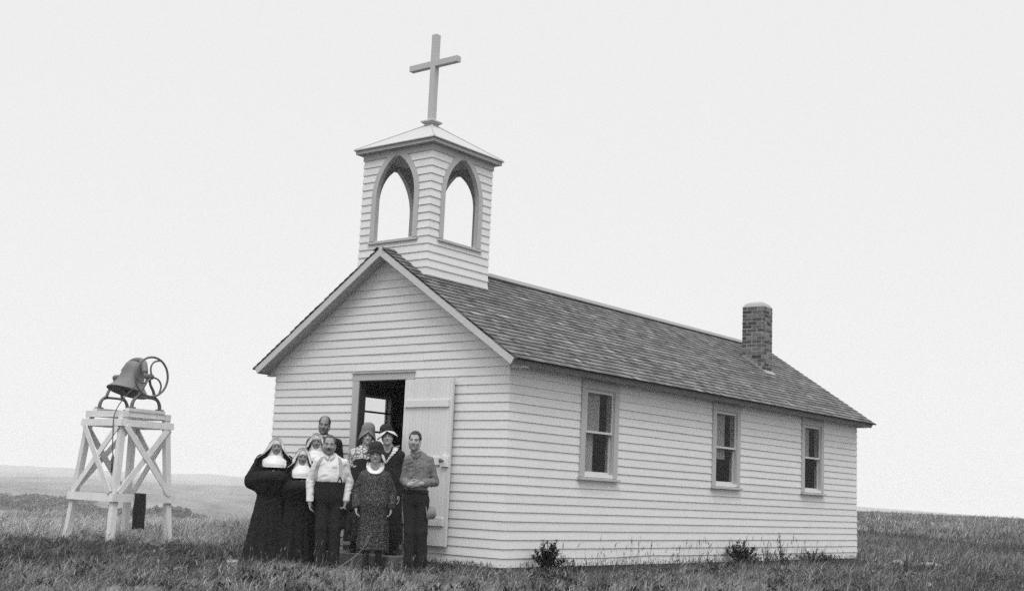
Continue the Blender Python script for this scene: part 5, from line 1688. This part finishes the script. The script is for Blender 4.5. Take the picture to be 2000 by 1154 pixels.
def rock(label, x, y, w, d, h):
    rg = np.random.default_rng(int(abs(x * 53 + y * 17) * 10)); n, m = 18, 10; V = []; F = []
    z = float(ground_h(x, y))
    for i in range(m + 1):
        th = math.pi * i / m
        for k in range(n):
            ph = 2 * math.pi * k / n
            q = 1 + .16 * math.sin(3 * ph + th * 2 + x) + .08 * math.sin(7 * ph + 5 * th) + rg.uniform(-.05, .05)
            V.append((x + w / 2 * math.sin(th) * math.cos(ph) * q, y + d / 2 * math.sin(th) * math.sin(ph) * q, z + h * .08 + h * .7 * math.cos(th) * (1 + .1 * math.sin(4 * ph))))
    for i in range(m):
        for k in range(n): F.append((i * n + k, i * n + (k + 1) % n, (i + 1) * n + (k + 1) % n, (i + 1) * n + k))
    o = raw_mesh('field_stone', V, F, M_STONE, None, True, tone=np.ones(len(V))); tag(o, label, 'stone')
rock('pale stone in the grass just past the far end of the church', .66, 11.75, .26, .2, .12)
rock('long low pale stone in the grass, right of the church', 1.25, 11.9, .50, .25, .10)
rock('small bright stone at the bottom edge of the grass', 3.96, 4.25, .10, .09, .12)
bm_ = MB(); P = [(-2.85, -2.05, 0), (-2.42, -2.42, 0), (-2.33, -2.32, 0), (-2.76, -1.95, 0)]
P = [(a, b, float(ground_h(a, b)) + c) for a, b, c in [(p[0], p[1], -.01) for p in P] + [(p[0], p[1], .045) for p in P]]
bm_.hexa(P); o = bm_.build('weathered_board', gmat('weathered_board_wood', .26, .9, False, [(8, .3)])); tag(o, 'pale weathered board lying in the grass by the nuns', 'board')
def twig(name, label, pts, r, mat, cat):
    m = MB(); P = catmull(pts, 8); m.tube(P, [r * (1 - .6 * k / len(P)) for k in range(len(P))], 6)
    a = P[len(P) * 2 // 3]; m.tube([a, a + Vector((.05, .03, .08)), a + Vector((.09, .05, .2))], [r * .5, r * .4, r * .2], 5)
    o = m.build(name, mat, None, True); tag(o, label, cat)
g0 = lambda x, y: float(ground_h(x, y))
twig('dry_stalk', 'long pale dry stalk arching in front of the doorstep', [(-1.12, -1.95, g0(-1.12, -1.95) - .02), (-.92, -1.80, .05), (-.80, -1.70, .20), (-.755, -1.66, .36)], .007, M_WEEDSTEM, 'stalk')
twig('dark_stalk', 'dark upright weed stalk in the foreground grass', [(.80, -3.30, g0(.8, -3.3) - .02), (.79, -3.30, .05), (.81, -3.31, .20)], .010, M_DARKSTEM, 'stalk')

# far thicket in the valley
V = []; F = []; Tn = []
rg = np.random.default_rng(3)
def clump(az, r, hh, ww, nq):
    x = GX - r * math.sin(math.radians(az)); y = GY + r * math.cos(math.radians(az)); z = float(ground_h(x, y))
    q = rg.normal(0, 1, (nq, 3)); q /= np.linalg.norm(q, axis=1)[:, None]; q *= (rg.random((nq, 1)) ** .4)
    tn = rg.uniform(.6, 1.5)
    for p in q:
        c = np.array((x + p[0] * ww, y + p[1] * ww, z + hh * .45 + p[2] * hh * .55)); a = rg.normal(0, 1, 3); a /= np.linalg.norm(a); b = np.cross(a, rg.normal(0, 1, 3)); b /= np.linalg.norm(b)
        s = hh * .16 * rg.uniform(.6, 1.3); n0 = len(V)
        V.extend([tuple(c + a * s), tuple(c + b * s), tuple(c - a * s), tuple(c - b * s)]); F.append((n0, n0 + 1, n0 + 2, n0 + 3)); Tn.extend([tn * rg.uniform(.7, 1.4)] * 4)
for k in range(300):
    az = rg.uniform(56.3, 63.5); clump(az, rg.uniform(320, 470), rg.uniform(1.2, 2.5) * (1 if az > 57.2 else .7), rg.uniform(1.5, 3.5), 60)
for k in range(90):
    az = rg.uniform(53.8, 56.8); clump(az, rg.uniform(300, 345), rg.uniform(1.0, 1.9), rg.uniform(1.2, 2.5), 40)
for k in range(16): clump(rg.uniform(52.3, 53.6), rg.uniform(318, 330), rg.uniform(1.6, 2.8), rg.uniform(1.2, 2.2), 60)
for k in range(8): clump(rg.uniform(51.5, 52.2), rg.uniform(318, 330), rg.uniform(.9, 1.3), rg.uniform(1, 1.6), 40)
o = raw_mesh('thicket', V, F, M_THICKET, None, False, tone=Tn); tag(o, kind='stuff')

# air
hz = bpy.data.materials.new('pale_haze'); hz.use_nodes = True
nt = hz.node_tree; nt.nodes.clear()
out = nt.nodes.new('ShaderNodeOutputMaterial'); pv = nt.nodes.new('ShaderNodeVolumePrincipled')
pv.inputs['Color'].default_value = (.93, .93, .93, 1); pv.inputs['Density'].default_value = HAZE_D = 0.00050
pv.inputs['Anisotropy'].default_value = 0.0
nt.links.new(pv.outputs[0], out.inputs['Volume'])
hb = MB(); hb.box(GX - 4300, GX + 4300, GY - 4300, GY + 4300, -20.0, 24.0)
o = hb.build('haze', hz); tag(o, kind='stuff')
